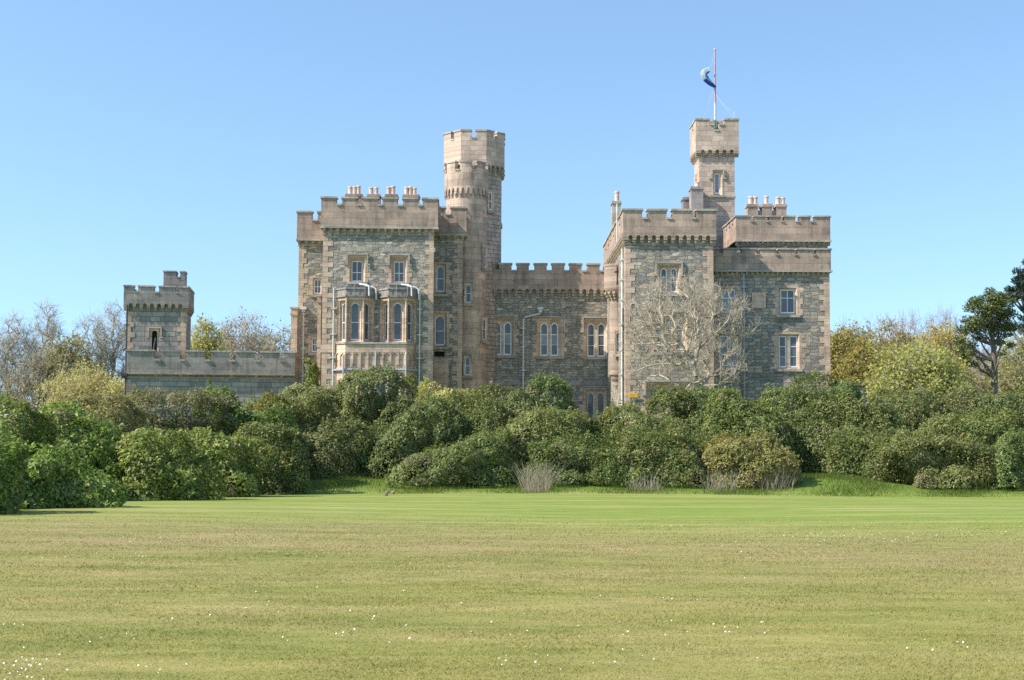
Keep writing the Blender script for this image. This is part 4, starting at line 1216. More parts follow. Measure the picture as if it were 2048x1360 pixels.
# ---- square flag tower
ST = Fr(1435.5, 92.0); u = ST.u; z = ST.z
OHs = 0.27
s0, s1 = u(1399.5), u(1471); wd = s1 - s0
zp = z(294, -OHs)
slit = win('window', ST, [(q8(367), q8(411))], r8(1058), r8(1224), (q8(346), q8(438)), r8(1036), r8(1238), arch=False, rec=0.1, hood=0.07, hooddrop=0.55, jambs=False, pane='glass2', label='narrow window in the square flag tower')
mb = MB(); wall(mb, s0, s1, GROUND + 5, zp + .2, wd, [slit])
stw = mb.build('flag_tower', MT['tano'], castle, ST.W)
mb = MB(); zz_ = z(393); mb.prism([(s0 - .07, -.07), (s1 + .07, -.07), (s1 + .07, wd + .07), (s0 - .07, wd + .07)], zz_ - .08, zz_ + .06); mb.build('string_course', MT['cope'], stw, ST.W)
body, cope, cb = MB(), MB(), MB()
pu0, pu1 = s0 - OHs, s1 + OHs
zt, zn1, zn2 = z(236.5, -OHs), z(247.5, -OHs), z(259, -OHs)
m0, m1, m2, m3 = u(q8(332), -OHs), u(q8(370), -OHs), u(q8(412), -OHs), u(q8(455), -OHs)
ct = 0.12
extr(body, FRONT, [(pu0, zp), (pu1, zp), (pu1, zt - ct), (m3, zt - ct), (m3, zn1 - ct), (m2, zn1 - ct), (m2, zn2 - ct), (m1, zn2 - ct), (m1, zn1 - ct), (m0, zn1 - ct), (m0, zt - ct), (pu0, zt - ct)], -OHs, 0.15)
for a, b_, zz_ in ((pu0 - .05, m0 + .04, zt), (m3 - .04, pu1 + .05, zt), (m0 + .045, m1, zn1), (m2, m3 - .045, zn1), (m1 + .004, m2 - .004, zn2)):
    cq = MB(); cq.box(a, b_, -OHs - .06, .2, zz_ - ct + .002, zz_); cq.build('coping', MT['cope'], stw, ST.W)
c3 = [(wd * .5 - .2, wd * .5 + .25)]
for t0, t1 in ((pu0 + .003, pu0 + .42), (pu1 - .42, pu1 - .003)):
    crenel(body, cope, (lambda a, t, z: (t, a, z)), 0.16, wd + OHs - .003, c3, zp, zn1, zt, t0, t1, ct=ct, co=.05)
crenel(body, cope, FRONT, pu0 + .43, pu1 - .43, [(0, .5)], zp, zn1, zt, wd + OHs - .4, wd + OHs, ct=ct, co=.05)
pitch = (pu1 - pu0) / 6
zcn, zlw = z(303, -OHs), z(313, -OHs)
arcade(body, cb, FRONT, pu0, pu1, [pu0 + pitch * (k + 1) for k in range(5)], pitch * .27, zp, zcn, zlw, OHs)
arcade(body, cb, (lambda a, t, z: (s0 + t, a, z)), -OHs + .3, wd + OHs, [pitch * (k + .6) for k in range(5)], pitch * .27, zp, zcn, zlw, OHs)
pp = body.build('parapet', MT['tano'], stw, ST.W)
cope.build('coping', MT['cope'], stw, ST.W); cb.build('corbel_table', MT['corb'], stw, ST.W)
mb = MB(); mb.box(pu0 + .42, pu1 - .42, .2, wd, zn2 - .6, zn2 - .35); mb.build('roof', MT['lead'], stw, ST.W)
mb = MB(); mb.box(m0 - .1, m3 + .1, .55, 1.9, zn2 - .34, zt + .02); mb.build('pole_block', MT['tano'], stw, ST.W)
mb = MB(); mb.box(m1 + .03, m2 - .05, .42, .545, zn2 - .34, zt + .06); mb.box(m1 + .14, m2 - .16, .40, .43, zn2 - .3, zt + .03)
mb.build('pole_clamp', MT['verd'], stw, ST.W)
f = ST.sub(s0, wd * .5, -math.pi / 2)
winparts('window', f, [(-.15, .15)], z(367), z(347), (-.28, .28, z(369), z(343)), arch=False, base=-.12, rec=.01, jambs=False)
f2 = ST
chimney(ST, u(q8(180), -1.2), u(q8(278), -1.2), -1.2, 0.0 - .01, GROUND + 8, z(r8(1165), -1.2), [u(q8(228), -.6)], mat='parg', ph=.42, name='stair_turret')
chimney(ST, u(q8(112), 0.6), u(q8(146), 0.6) + .4, 0.6, 1.6, GROUND + 8, z(r8(1253), 0.6), [], mat='parg', name='stair_turret')
# small lightning mast on the tower
x = u(1470.6, 1); mb = MB(); mb.tube([(x, 1, zt - .4), (x, 1, z(222, 1))], .02, 5); mb.tube([(x - .12, 1, z(229, 1)), (x + .12, 1, z(229, 1))], .015, 5); mb.build('mast', MT['flash'], stw, ST.W)

# ---- low wing with its gate tower
LW = Fr(420, 93.6, math.radians(9.5)); u = LW.u; z = LW.z
OHl = 0.18
W0, W1 = u(256), u(592)
zpb = z(747, -OHl)
holes = [win('window', LW, [(q1(432), q1(520))], r1(1222), r1(1320), (q1(415), q1(540)), r1(1212), r1(1330), arch=False, rec=.1, label='boarded opening low in the plain wing', pane='glass'),
         win('window', LW, [(q1(900), q1(1115))], r1(1232), r1(1330), (q1(885), q1(1128)), r1(1218), r1(1340), arch=False, rec=.1, pane='glass')]
mb = MB(); wall(mb, W0, W1, GROUND, zpb, 7.0, holes)
lw = mb.build('coursed_wall', MT['low'], castle, LW.W)
qm = MB(); quoins(qm, W0, GROUND, zpb - .5, 1); qm.build('quoin', MT['tan'], lw, LW.W)
body, cope, corn, dm = MB(), MB(), MB(), MB()
zt, zn = z(700.5, -OHl), z(719, -OHl)
pu0 = u(q1(160), -OHl)
nt = [(q1(410), q1(470)), (q1(642), q1(695)), (q1(865), q1(920)), (q1(1092), q1(1148)), (q1(1320), q1(1372)), (q1(1545), q1(1600))]
crenel(body, cope, FRONT, pu0, W1, [(u(a, -OHl), u(b, -OHl)) for a, b in nt], zpb, zn, zt, -OHl, 0.25)
crenel(body, cope, (lambda a, t, z: (t, a, z)), 0.26, 7.0, [(1.2 + 1.8 * k, 1.6 + 1.8 * k) for k in range(3)], zpb, zn, zt, pu0 + .003, pu0 + .4)
corn.box(pu0 - .05, W1, -OHl - .07, .1, zpb - .1, zpb); corn.box(pu0 - .045, pu0 + .3, .1, 7, zpb - .1, zpb)
corn.box(pu0 - .02, W1, -.06, .1, z(757) - .0, z(757) + .12)
dms = []
for k in (425, 655, 875, 1110, 1335, 1565):
    dm = MB(); c = u(q1(k), -.1); extr(dm, (lambda a, t, z: (t, a, z)), [(-OHl - .02, zpb - .1), (.02, zpb - .1), (.02, z(757)), (-.06, z(757) + .08)], c - .13, c + .13); dms.append(dm)
pp = body.build('parapet', MT['parg'], castle, LW.W)
cope.build('coping', MT['cope'], pp, LW.W); corn.build('cornice', MT['corb'], pp, LW.W)
for dm in dms: dm.build('corbel', MT['corb'], pp, LW.W)
x = u(q1(152), -.3)
pipe('drainpipe', LW, [(x, -.1, z(r1(420))), (x, -.1, GROUND)], .06, 'piped', [(x, -.1, z(r1(k))) for k in (600, 820)], (x - .12, -.1, z(r1(1060))), label='dark iron drainpipe at the outer corner of the low wing')
# gate tower, standing just behind the parapet
tw = .5; OHt = .22
T0, T1 = u(q1(150), tw), u(q1(690), tw)
Z = lambda py: z(py, tw, 310)
slit = (u(q1(384), tw), u(q1(432), tw), Z(r1(815)), Z(r1(640)))
GT = LW.sub(0, tw, 0)
sx0, sx1, _, sz1 = slit
h = (sx0 - .14, sx1 + .14, Z(r1(830)), Z(r1(615)))
mb = MB(); wall(mb, T0, T1, GROUND, Z(605), 4.6, [h])
gt = mb.build('gate_tower', MT['low'], castle, GT.W)
for uu, zl, sg in ((T0, Z(705), 1), (T1, Z(730), -1)):
    qm = MB(); quoins(qm, uu, zl, Z(622), sg); qm.build('quoin', MT['tan'], gt, GT.W)
sw = MB()                                           # open slit: arched stone plate, near-black sheet painted for the unlit room
K = 8; m = (sx0 + sx1) / 2; hw = (sx1 - sx0) / 2
pr = [(m + hw * math.cos(math.pi - math.pi * i / K), sz1 - hw + hw * math.sin(math.pi * i / K)) for i in range(K + 1)]
sw.box(h[0], sx0, .03, .2, h[2], h[3]); sw.box(sx1, h[1], .03, .2, h[2], h[3])
for (x0, y0), (x1, y1) in zip(pr[:-1], pr[1:]):
    sw.face([(x0, .03, y0), (x1, .03, y1), (x1, .03, h[3]), (x0, .03, h[3])]); sw.face([(x0, .03, y0), (x0, .2, y0), (x1, .2, y1), (x1, .03, y1)])
sl_ = sw.build('slit_opening', MT['tan'], castle, GT.W)
vo = MB(); vo.face([(sx0 - .02, .25, h[2]), (sx1 + .02, .25, h[2]), (sx1 + .02, .25, h[3]), (sx0 - .02, .25, h[3])]); vo.build('dark_backing', MT['void'], sl_, GT.W)
bd = MB(); bd.tube([(sx0 + .08, .15, h[2]), (m + .06, .15, sz1 - .5)], .05, 4); bd.build('leaning_board', MT['pipeg'], sl_, GT.W)
hm = MB(); g0, g1, gtz, gdz = u(q1(347), tw), u(q1(474), tw), Z(r1(605)), Z(r1(695))
hm.box(g0, g1, -.1, .02, gtz - .1, gtz); hm.box(g0, g0 + .1, -.098, .02, gdz, gtz - .1); hm.box(g1 - .1, g1, -.098, .02, gdz, gtz - .1)
hm.box(g0 - .12, g0 + .1, -.1, .02, gdz - .09, gdz); hm.box(g1 - .1, g1 + .12, -.1, .02, gdz - .09, gdz)
hm.build('hood_mould', MT['tan'], sl_, GT.W)
body, cope, cb = MB(), MB(), MB()
P0, P1 = u(q1(121), tw - OHt), u(q1(712), tw - OHt)
Zp = lambda py: z(py, tw - OHt, 310)
zpb, zn, zt = Zp(602.5), Zp(583), Zp(571)
nt = [(q1(215), q1(252)), (q1(400), q1(440)), (q1(590), q1(620))]
crenel(body, cope, FRONT, P0, P1, [(u(a, tw - OHt), u(b, tw - OHt)) for a, b in nt], zpb, zn, zt, -OHt, .25, ct=.11, co=.05)
for t0, t1 in ((P0 + .003, P0 + .4), (P1 - .4, P1 - .003)):
    crenel(body, cope, (lambda a, t, z: (t, a, z)), .26, 4.6 + OHt, [(.9, 1.25), (2.4, 2.75), (3.9, 4.2)], zpb, zn, zt, t0, t1, ct=.11, co=.05)
crenel(body, cope, FRONT, P0 + .4, P1 - .4, [(0.0, .4)], zpb, zn, zt, 4.6 - .1, 4.6 + OHt, ct=.11, co=.05)
cs = [u(q1(187 + 64.3 * k), tw - OHt) for k in range(8)]
zcn, zlw = Zp(611), Zp(622)
pitch = cs[1] - cs[0]
arcade(body, cb, FRONT, P0, P1, cs, pitch * .28, zpb, zcn, zlw, OHt)
arcade(body, cb, (lambda a, t, z: (T1 - t, a, z)), 0.0, 4.6, [.1 + pitch * (k + .5) for k in range(8)], pitch * .28, zpb, zcn, zlw, OHt)
body.build('parapet', MT['parg'], gt, GT.W); cope.build('coping', MT['cope'], gt, GT.W); cb.build('corbel_table', MT['corb'], gt, GT.W)
mb = MB(); cp = MB()
crenel(mb, cp, FRONT, u(q1(484), 2.5), u(q1(682), 2.5), [(u(q1(598), 2.5), u(q1(634), 2.5))], zpb, z(r1(162), 2.5), z(r1(110), 2.5), 1.6, 3.0, ct=.1, co=.05)
hd = mb.build('turret_head', MT['parg'], castle, GT.W); cp.build('coping', MT['cope'], hd, GT.W)

# ------------------------------------------------------------------ flagpole, flag, sign, garden wall
def build_pole():
    base = at(1430.5, 252, 93.4); top = at(1429.8, 101, 93.4); base.z = at(1430, 262, 93.4).z - 1.0
    W = Matrix.Translation(base)
    L = top.z - base.z
    mb = MB(); mb.tube([(0, 0, 0), (0, 0, L * .45), (top.x - base.x, 0, L)], [.085, .075, .05], 10)
    m, n, l, b = newmat('red_and_white_painted_pole')
    tc = N(n, 'ShaderNodeTexCoord'); sp = N(n, 'ShaderNodeSeparateXYZ'); l.new(tc.outputs['Object'], sp.inputs[0])
    c = ramp(n, l, math_(n, l, 'DIVIDE', sp.outputs[2], L), [(0, (.62, .50, .47)), (.42, (.62, .52, .50)), (.46, (.50, .27, .27)), (1, (.52, .27, .26))])
    nz = noise(n, l, tc.outputs['Object'], 3, 4, .6)
    c = mixc(n, l, 1.0, c, ramp(n, l, nz, [(.3, (.75,)*3), (.7, (1.2,)*3)]), 'MULTIPLY')
    l.new(c, b.inputs['Base Color']); b.inputs['Roughness'].default_value = .5
    o = mb.build('flagpole', m, None, W)
    tag(o, 'pink and white flagpole on top of the square tower', 'flagpole')
    k = MB(); k.lathe(top.x - base.x, 0, [(.03, L - .02), (.09, L + .03), (.1, L + .09), (.05, L + .14), (.01, L + .16)], 10)
    k.build('finial', MT['pot'], o, W)
    h = MB()
    for p0, p1, r in (((0.05, -.05, L * .53), (at(1467, 232, 93.4).x - base.x, -.6, at(1467, 232, 93.4).z - base.z), .009),
                      ((0.05, -.05, L * .53), (at(1459, 236, 93.4).x - base.x, -.9, at(1459, 236, 93.4).z - base.z), .007),
                      ((-.04, -.05, L * .62), (at(1406, 232, 93.4).x - base.x, -.5, at(1406, 232, 93.4).z - base.z), .004),
                      ((-.02, -.05, L * .99), (at(1419, 138, 93.2).x - base.x, -.2, at(1419, 138, 93.2).z - base.z), .004)):
        h.tube([p0, tuple((a + b) / 2 - (.12 if i == 2 else 0) for i, (a, b) in enumerate(zip(p0, p1))), p1], r, 4)
    h.build('halyard', MT['pipe'], o, W)
    # flag: the upper corner has slipped, the cloth hangs in a curl
    N_, M_ = 22, 10
    path = [at(x, y, 93.3) for x, y in ((1431, 176), (1424, 172), (1414, 165), (1407, 158), (1404.5, 151), (1406, 145), (1411, 140.5), (1419, 137.5))]
    P = [np.array(p) for p in path]
    def along(t):
        t = t * (len(P) - 1); i = min(int(t), len(P) - 2); f = t - i
        p0, p1, p2, p3 = P[max(i-1, 0)], P[i], P[i+1], P[min(i+2, len(P)-1)]
        return .5 * ((2*p1) + (-p0+p2)*f + (2*p0-5*p1+4*p2-p3)*f*f + (-p0+3*p1-3*p2+p3)*f**3)
    v = []; uv = []
    for i in range(N_ + 1):
        t = i / N_; p = along(t); q = along(min(1, t + .02)) - along(max(0, t - .02)); q /= np.linalg.norm(q)
        nrm = np.array((q[2], 0, -q[0]))
        wid = .14 + .50 * math.sin(math.pi * (.12 + .78 * t)) ** 1.3
        for j in range(M_ + 1):
            s_ = j / M_
            v.append(p + nrm * (-wid) * (s_ - .25) * -1.0 + np.array((0, .5 * (s_ - .5) + .10 * math.sin(t * 9 + s_ * 5), 0)))
            uv.append((t, s_))
    v = np.array(v)
    i = (np.arange(N_)[:, None] * (M_ + 1) + np.arange(M_)[None, :]).ravel()
    f = np.stack([i, i + 1, i + M_ + 2, i + M_ + 1], -1)
    m, n, l, b = newmat('flag_cloth')
    a = N(n, 'ShaderNodeAttribute', attribute_name='leafcol'); l.new(a.outputs['Color'], b.inputs['Base Color']); b.inputs['Roughness'].default_value = .8
    trn = N(n, 'ShaderNodeBsdfTranslucent'); l.new(a.outputs['Color'], trn.inputs[0])
    mxs = N(n, 'ShaderNodeMixShader'); mxs.inputs[0].default_value = .5
    l.new(b.outputs[0], mxs.inputs[1]); l.new(trn.outputs[0], mxs.inputs[2]); l.new(mxs.outputs[0], n['Material Output'].inputs[0])
    col = []
    for t, s_ in uv:
        white = (s_ < .62 and t > .40) or abs(s_ - 1 + t * .8) < .09
        blue = (.03, .10, .36) if t < .4 else (.07, .28, .70)
        col.append((.95, .95, .94) if white else blue)
    Wf = Matrix.Translation(path[0])
    fl = npmesh('flag', v, f, m, None, Wf, np.array(col), smooth=True)
    tag(fl, 'blue and white flag curled up in the wind on the flagpole', 'flag')
    sm_ = fl.modifiers.new('cloth_thickness', 'SOLIDIFY'); sm_.thickness = .012
build_pole()

m_y = plain('yellow_sign_face', (.80, .48, .03), .5, .08, 6)
p = at(1266, 790.5, 81.85)
sg = MB(); sg.box(-.27, .27, -.015, .015, -.13, .13)
so_ = sg.build('warning_sign', m_y, None, Matrix.Translation(p)); tag(so_, 'small yellow sign fixed low on the wall beside the bare tree', 'sign')
bl = MB()
for x0, x1, z_ in ((-.19, .17, .05), (-.19, .19, 0), (-.19, .10, -.05)): bl.box(x0, x1, -.019, -.013, z_ - .008, z_ + .008)
bl.build('printed_lines', plain('sign_print', (.45, .25, .03), .6), so_, Matrix.Translation(p))

p0 = at(1664, 769, 90); p1 = at(1748, 773, 93)
gw = MB(); L = (p1 - p0).length
gw.box(0, L, 0, .5, float(gz(p0.x, p0.y)) - .3 , p0.z - .12)
yaw = math.atan2(p1.y - p0.y, p1.x - p0.x)
Wg = Matrix.Translation((p0.x, p0.y, 0)) @ Matrix.Rotation(yaw, 4, 'Z')
g_ = gw.build('garden_wall', MT['par'], None, Wg); tag(g_, 'low brown stone wall running off the right end of the castle', 'wall')
gc = MB(); gc.box(-.02, L + .05, -.06, .56, p0.z - .12, p0.z); gc.build('coping', MT['piped'], g_, Wg)

# ------------------------------------------------------------------ vegetation
def leaves(c, nrm, ln, wd, rs, droop=0.3, axis=None):
    """rhombic leaves: centres c, normals nrm, lengths ln, widths wd -> verts (4N,3), faces"""
    n = len(c)
    a = rs.normal(size=(n, 3)) if axis is None else axis + rs.normal(size=(n, 3)) * .25
    a -= nrm * np.sum(a * nrm, 1, keepdims=True)
    a /= np.linalg.norm(a, axis=1, keepdims=True) + 1e-9
    b = np.cross(nrm, a)
    L = ln[:, None] / 2; Wd = wd[:, None] / 2
    tip = c + a * L; tip[:, 2] -= (droop * ln * rs.random(n))
    v = np.stack([c - a * L, c - b * Wd + a * L * .1, tip, c + b * Wd + a * L * .1], 1).reshape(-1, 3)
    f = np.arange(4 * n).reshape(-1, 4)
    return v, f

PAL = {   # leaf colours: (main, second, tips), chance of tips
    'rh': (((.155, .230, .044), (.215, .268, .056), (.310, .315, .090)), .26),
    'dk': (((.142, .192, .054), (.188, .226, .064), (.285, .270, .100)), .20),
    'ol': (((.190, .210, .066), (.235, .240, .085), (.320, .290, .140)), .30),
    'br': (((.195, .200, .075), (.230, .215, .090), (.310, .255, .145)), .32),
    'lt': (((.320, .345, .080), (.370, .395, .105), (.490, .440, .270)), .30),
}
def bush(name, Y, cx, hw, top, typ, label, seed, ry=None, dens=1.0, group=None, cat='shrub'):
    rs = np.random.default_rng(seed)
    c = at(cx, 900, Y); gx = c.x
    g = float(gz(gx, Y)) - .05
    h = at(cx, top, Y).z - g + (.30 if Y > 60 else .10)
    rx = hw * Y / FPX * (1.24 if Y > 56 else 1.10); ry = ry or max(1.3, rx * .8)
    root = empty(name, (gx, Y, g)); tag(root, label, cat, group)
    W = WM[root.name]
    # lumpy dome
    k = rs.normal(size=(7, 3)) * np.array((2.2, 2.2, 2.6)); ph = rs.random(7) * 6.28; am = rs.uniform(.045, .115, 7)
    def rad(d):
        return .93 + np.sum(am * np.cos(d @ k.T * 1.3 + ph), 1)
    leaf_len = {'rh': .15, 'dk': .13, 'ol': .125, 'br': .125, 'lt': .14}[typ]
    def sample(m):
        d = rs.normal(size=(m * 4, 3)); d /= np.linalg.norm(d, axis=1, keepdims=True)
        d = d[(d[:, 2] > -.04) & ((d[:, 1] < .3) | (rs.random(len(d)) < .35))][:m]
        sp = d[:, :2]; q = np.linalg.norm(sp, axis=1, keepdims=True)
        sp = sp / (q + 1e-6) * q ** .75
        Rd = rad(d); hz = np.clip(d[:, 2], 0, 1)
        p = np.stack([gx + sp[:, 0] * rx * Rd, Y + sp[:, 1] * ry * Rd, g + .10 + hz ** .85 * (h - .25) * np.minimum(Rd, 1.02)], 1)
        o = np.stack([d[:, 0] / rx, d[:, 1] / ry, d[:, 2] / h + .06], 1); o /= np.linalg.norm(o, axis=1, keepdims=True)
        return p, o
    area = 2.2 * (rx + ry) / 2 * h * 1.5
    nc = int(area * 2.6) + 12
    cc, _ = sample(nc); nc = len(cc)
    cr = rs.uniform(.34, .66, nc)
    n = int(area * (2.9 if typ != 'lt' else 1.7) * dens / (leaf_len * leaf_len * .22))
    ps, out = sample(n); n = len(ps)
    ci = np.empty(n, int); td = np.empty(n)
    for a_ in range(0, n, 4000):                       # the nearest clump of shoots
        q = np.linalg.norm(ps[a_:a_+4000, None, :] - cc[None], axis=2) / cr[None]
        ci[a_:a_+4000] = q.argmin(1); td[a_:a_+4000] = q.min(1)
    bulge = cr[ci] * .75 * np.sqrt(np.clip(1 - (td / 1.25) ** 2, 0, 1)) - .30
    side_ = (ps - cc[ci]) / cr[ci][:, None]
    ld = out * .75 + side_ * .6; ld /= np.linalg.norm(ld, axis=1, keepdims=True)
    pos = ps + out * (bulge - rs.exponential(.09, n) + rs.normal(size=n) * .04)[:, None] + rs.normal(size=(n, 3)) * .03
    ns = int(area * 4)                                 # young shoots standing proud of the outline
    sh = rs.integers(0, n, ns); isS = rs.random(n) < .10
    kk = sh[rs.integers(0, ns, n)]
    pos[isS] = pos[kk[isS]] + out[kk[isS]] * rs.uniform(.02, .22, (isS.sum(), 1)) + np.array((0, 0, 1)) * rs.uniform(0, .14, (isS.sum(), 1)) + rs.normal(size=(isS.sum(), 3)) * .05
    pos[:, 2] = np.maximum(pos[:, 2], gz(pos[:, 0], pos[:, 1]) + .05)
    nr = ld * .75 + rs.normal(size=(n, 3)) * .36 + np.array((0, 0, .28)); nr /= np.linalg.norm(nr, axis=1, keepdims=True)
    ln = leaf_len * rs.uniform(.7, 1.35, n); wd = ln * rs.uniform(.38, .55, n)
    v, f = leaves(pos, nr, ln, wd, rs)
    (c1, c2, c3), pt = PAL[typ]
    c1, c2, c3 = map(np.array, (c1, c2, c3))
    hue = rs.random(len(cc))[ci]; mix = np.clip(hue * .7 + rs.random(n) * .5 - .1, 0, 1)[:, None]
    col = c1 * (1 - mix) + c2 * mix
    tipc = (rs.random(len(cc)) * .9)[ci]
    isT = (rs.random(n) < pt * tipc * 2) & (ld[:, 2] > -.1) & (td < .9)
    col[isT] = c3
    col = col * (rs.uniform(.84, 1.16) * np.array((rs.uniform(.9, 1.12), 1.0, rs.uniform(.85, 1.15))))
    col *= rs.uniform(.80, 1.18, nc)[ci][:, None]
    dry = (rs.random(nc) < .04)[ci] & (rs.random(n) < .55)          # browned shoots
    col[dry] = np.array((.235, .185, .105))
    if typ in ('dk', 'ol'):                                          # a few yellow flower heads and yellowing leaves
        yf = (rs.random(nc) < .06)[ci] & (rs.random(n) < .10)
        col[yf] = np.array((.46, .38, .07))
    col *= rs.uniform(.75, 1.25, (n, 1))
    npmesh('foliage', v, f, MT['leaf' if typ != 'lt' else 'spring'], root, W, np.repeat(col, 4, 0))
    # opaque darker green core closing the bush behind its leaves
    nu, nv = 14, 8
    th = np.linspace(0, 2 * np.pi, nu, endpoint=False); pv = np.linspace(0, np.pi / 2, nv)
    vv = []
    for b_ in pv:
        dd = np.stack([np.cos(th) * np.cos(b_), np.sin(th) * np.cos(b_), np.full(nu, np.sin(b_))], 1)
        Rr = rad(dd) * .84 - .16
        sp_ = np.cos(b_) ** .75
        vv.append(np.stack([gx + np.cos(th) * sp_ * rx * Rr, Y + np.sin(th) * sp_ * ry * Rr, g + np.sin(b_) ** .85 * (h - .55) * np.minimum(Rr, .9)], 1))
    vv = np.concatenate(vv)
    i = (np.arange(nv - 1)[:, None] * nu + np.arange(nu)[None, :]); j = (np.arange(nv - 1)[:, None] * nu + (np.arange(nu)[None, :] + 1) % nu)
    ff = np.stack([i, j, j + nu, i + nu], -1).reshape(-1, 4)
    npmesh('inner_core', vv, ff, MT['core'], root, W, smooth=True)
    return root

SH = 'evergreen shrubs on the bank below the castle'
BUSHES = [
 (33.5, -115, 170, 850, 'rh', 'glossy rhododendron cut by the left edge of the picture, closest to the viewer'),
 (37.5, 35, 150, 866, 'rh', 'big glossy rhododendron mound standing furthest forward onto the lawn at far left'),
 (43, -30, 160, 797, 'rh', 'tall rhododendron rising behind the foremost mound at the left edge'),
 (46.5, 110, 120, 796, 'rh', 'rhododendron with yellowish leaves behind the dark gap at left, below the yellow shrub'),
 (46.5, 312, 118, 862, 'rh', 'rounded glossy rhododendron just right of the dark gap at left'),
 (52.5, 436, 95, 856, 'rh', 'glossy rhododendron at the inner bend of the lawn edge, left of the dark shrubs'),
 (53, 205, 130, 793, 'ol', 'olive rhododendron below the outer corner of the low wing'),
 (58.5, 335, 150, 785, 'br', 'brownish thin-leaved shrub in front of the low wing wall'),
 (60, 470, 100, 778, 'rh', 'fresh green rhododendron peaking under the right end of the low wing'),
 (57, 530, 70, 850, 'dk', 'dark low shrub in the corner between glossy and dark bushes'),
 (63, 545, 62, 784, 'ol', 'olive shrub filling the gap under the low wing beside the corner pier'),
 (66, 590, 100, 792, 'dk', 'dark shrub under the junction of low wing and tall block'),
 (69, 652, 85, 762, 'ol', 'olive shrub reaching up to the drainpipe beside the bay windows'),
 (68, 768, 92, 746, 'dk', 'tallest dark green dome directly under the bay windows'),
 (64.5, 640, 95, 850, 'dk', 'dark shrub with bare stems at its foot above the grassy hump'),
 (65.5, 735, 80, 845, 'dk', 'dark rounded shrub on the lower bank above the two rabbits'),
 (64.5, 838, 85, 806, 'dk', 'dark shrub rising behind the foremost middle bush'),
 (71, 900, 66, 752, 'lt', 'pale yellow-green shrub at the foot of the round tower'),
 (62.7, 930, 112, 866, 'dk', 'broad bush reaching furthest onto the lawn, left of the straw tuft'),
 (66.5, 965, 95, 798, 'dk', 'dark bush filling the bank below the round tower'),
 (69, 1015, 76, 768, 'dk', 'round bush hiding the lower left windows of the centre range'),
 (69, 1098, 66, 766, 'dk', 'round bush at the foot of the angled drainpipe'),
 (65.5, 1085, 85, 826, 'ol', 'olive bush on the bank above the tuft of straw'),
 (66.5, 1190, 90, 815, 'dk', 'bush below the lowest pair of lancets of the centre range'),
 (66, 1275, 80, 818, 'dk', 'bush right under the yellow sign'),
 (69, 1348, 60, 791, 'dk', 'bush hiding the lowest windows of the projecting wing, right of the yellow sign'),
 (62.7, 1180, 112, 878, 'dk', 'low wide bush at the lawn edge just right of the tuft of straw'),
 (62.6, 1325, 118, 862, 'dk', 'wide bush at the lawn edge in front of the bare tree'),
 (69, 1412, 74, 786, 'dk', 'bush hiding the trunk foot of the bare tree'),
 (62.0, 1488, 82, 866, 'ol', 'pale olive rounded bush with dry stalks at its foot'),
 (66.5, 1500, 90, 780, 'dk', 'bush below the drainpipe of the right hand block'),
 (69, 1585, 76, 775, 'dk', 'bush under the pair of square-headed windows at right'),
 (71, 1650, 70, 752, 'dk', 'high dark dome at the right corner of the castle'),
 (67.5, 1705, 80, 783, 'dk', 'bush on the bank above the right hand grassy hump'),
 (65.0, 1775, 95, 856, 'dk', 'low bush bordering the right hand grassy hump'),
 (70, 1790, 95, 776, 'ol', 'olive shrub below the low brown garden wall'),
 (69, 1925, 100, 771, 'ol', 'shrub at the foot of the spreading pine'),
 (67, 2065, 105, 774, 'dk', 'upper shrub cut by the right edge of the picture'),
 (65.5, 1955, 100, 822, 'dk', 'shrub halfway down the bank below the spreading pine'),
 (63.0, 1885, 110, 868, 'dk', 'low bush at the lawn edge below the spreading pine'),
 (62.8, 2040, 100, 862, 'dk', 'lower bush cut by the right edge of the picture'),
]
for i, (Y, cx, hw, top, typ, lab) in enumerate(BUSHES):
    bush('rhododendron' if typ == 'rh' else 'shrub', Y, cx, hw, top, typ, lab, 100 + i, group=SH)
bush('climbing_shrub', 93.5, 626, 15, 716, 'rh', 'small green plant climbing the narrow flank beside the white drainpipe', 301, ry=.5, cat='plant')

# ---- branching trees
def tubes(p0, p1, r0, r1, sides):
    d = p1 - p0; d /= np.linalg.norm(d, axis=1, keepdims=True) + 1e-9
    ref = np.where(np.abs(d[:, 2:3]) < .9, np.array([[0, 0, 1.0]]), np.array([[1.0, 0, 0]]))
    a = np.cross(d, ref); a /= np.linalg.norm(a, axis=1, keepdims=True); b = np.cross(d, a)
    t = np.arange(sides) * 2 * np.pi / sides
    ring = a[:, None, :] * np.cos(t)[None, :, None] + b[:, None, :] * np.sin(t)[None, :, None]
    v = np.concatenate([p0[:, None, :] + ring * r0[:, None, None], p1[:, None, :] + ring * r1[:, None, None]], 1)
    n = len(p0)
    k = np.arange(sides); kn = (k + 1) % sides
    f = np.stack([k, kn, kn + sides, k + sides], 1)[None] + (np.arange(n) * 2 * sides)[:, None, None]
    return v.reshape(-1, 3), f.reshape(-1, 4)

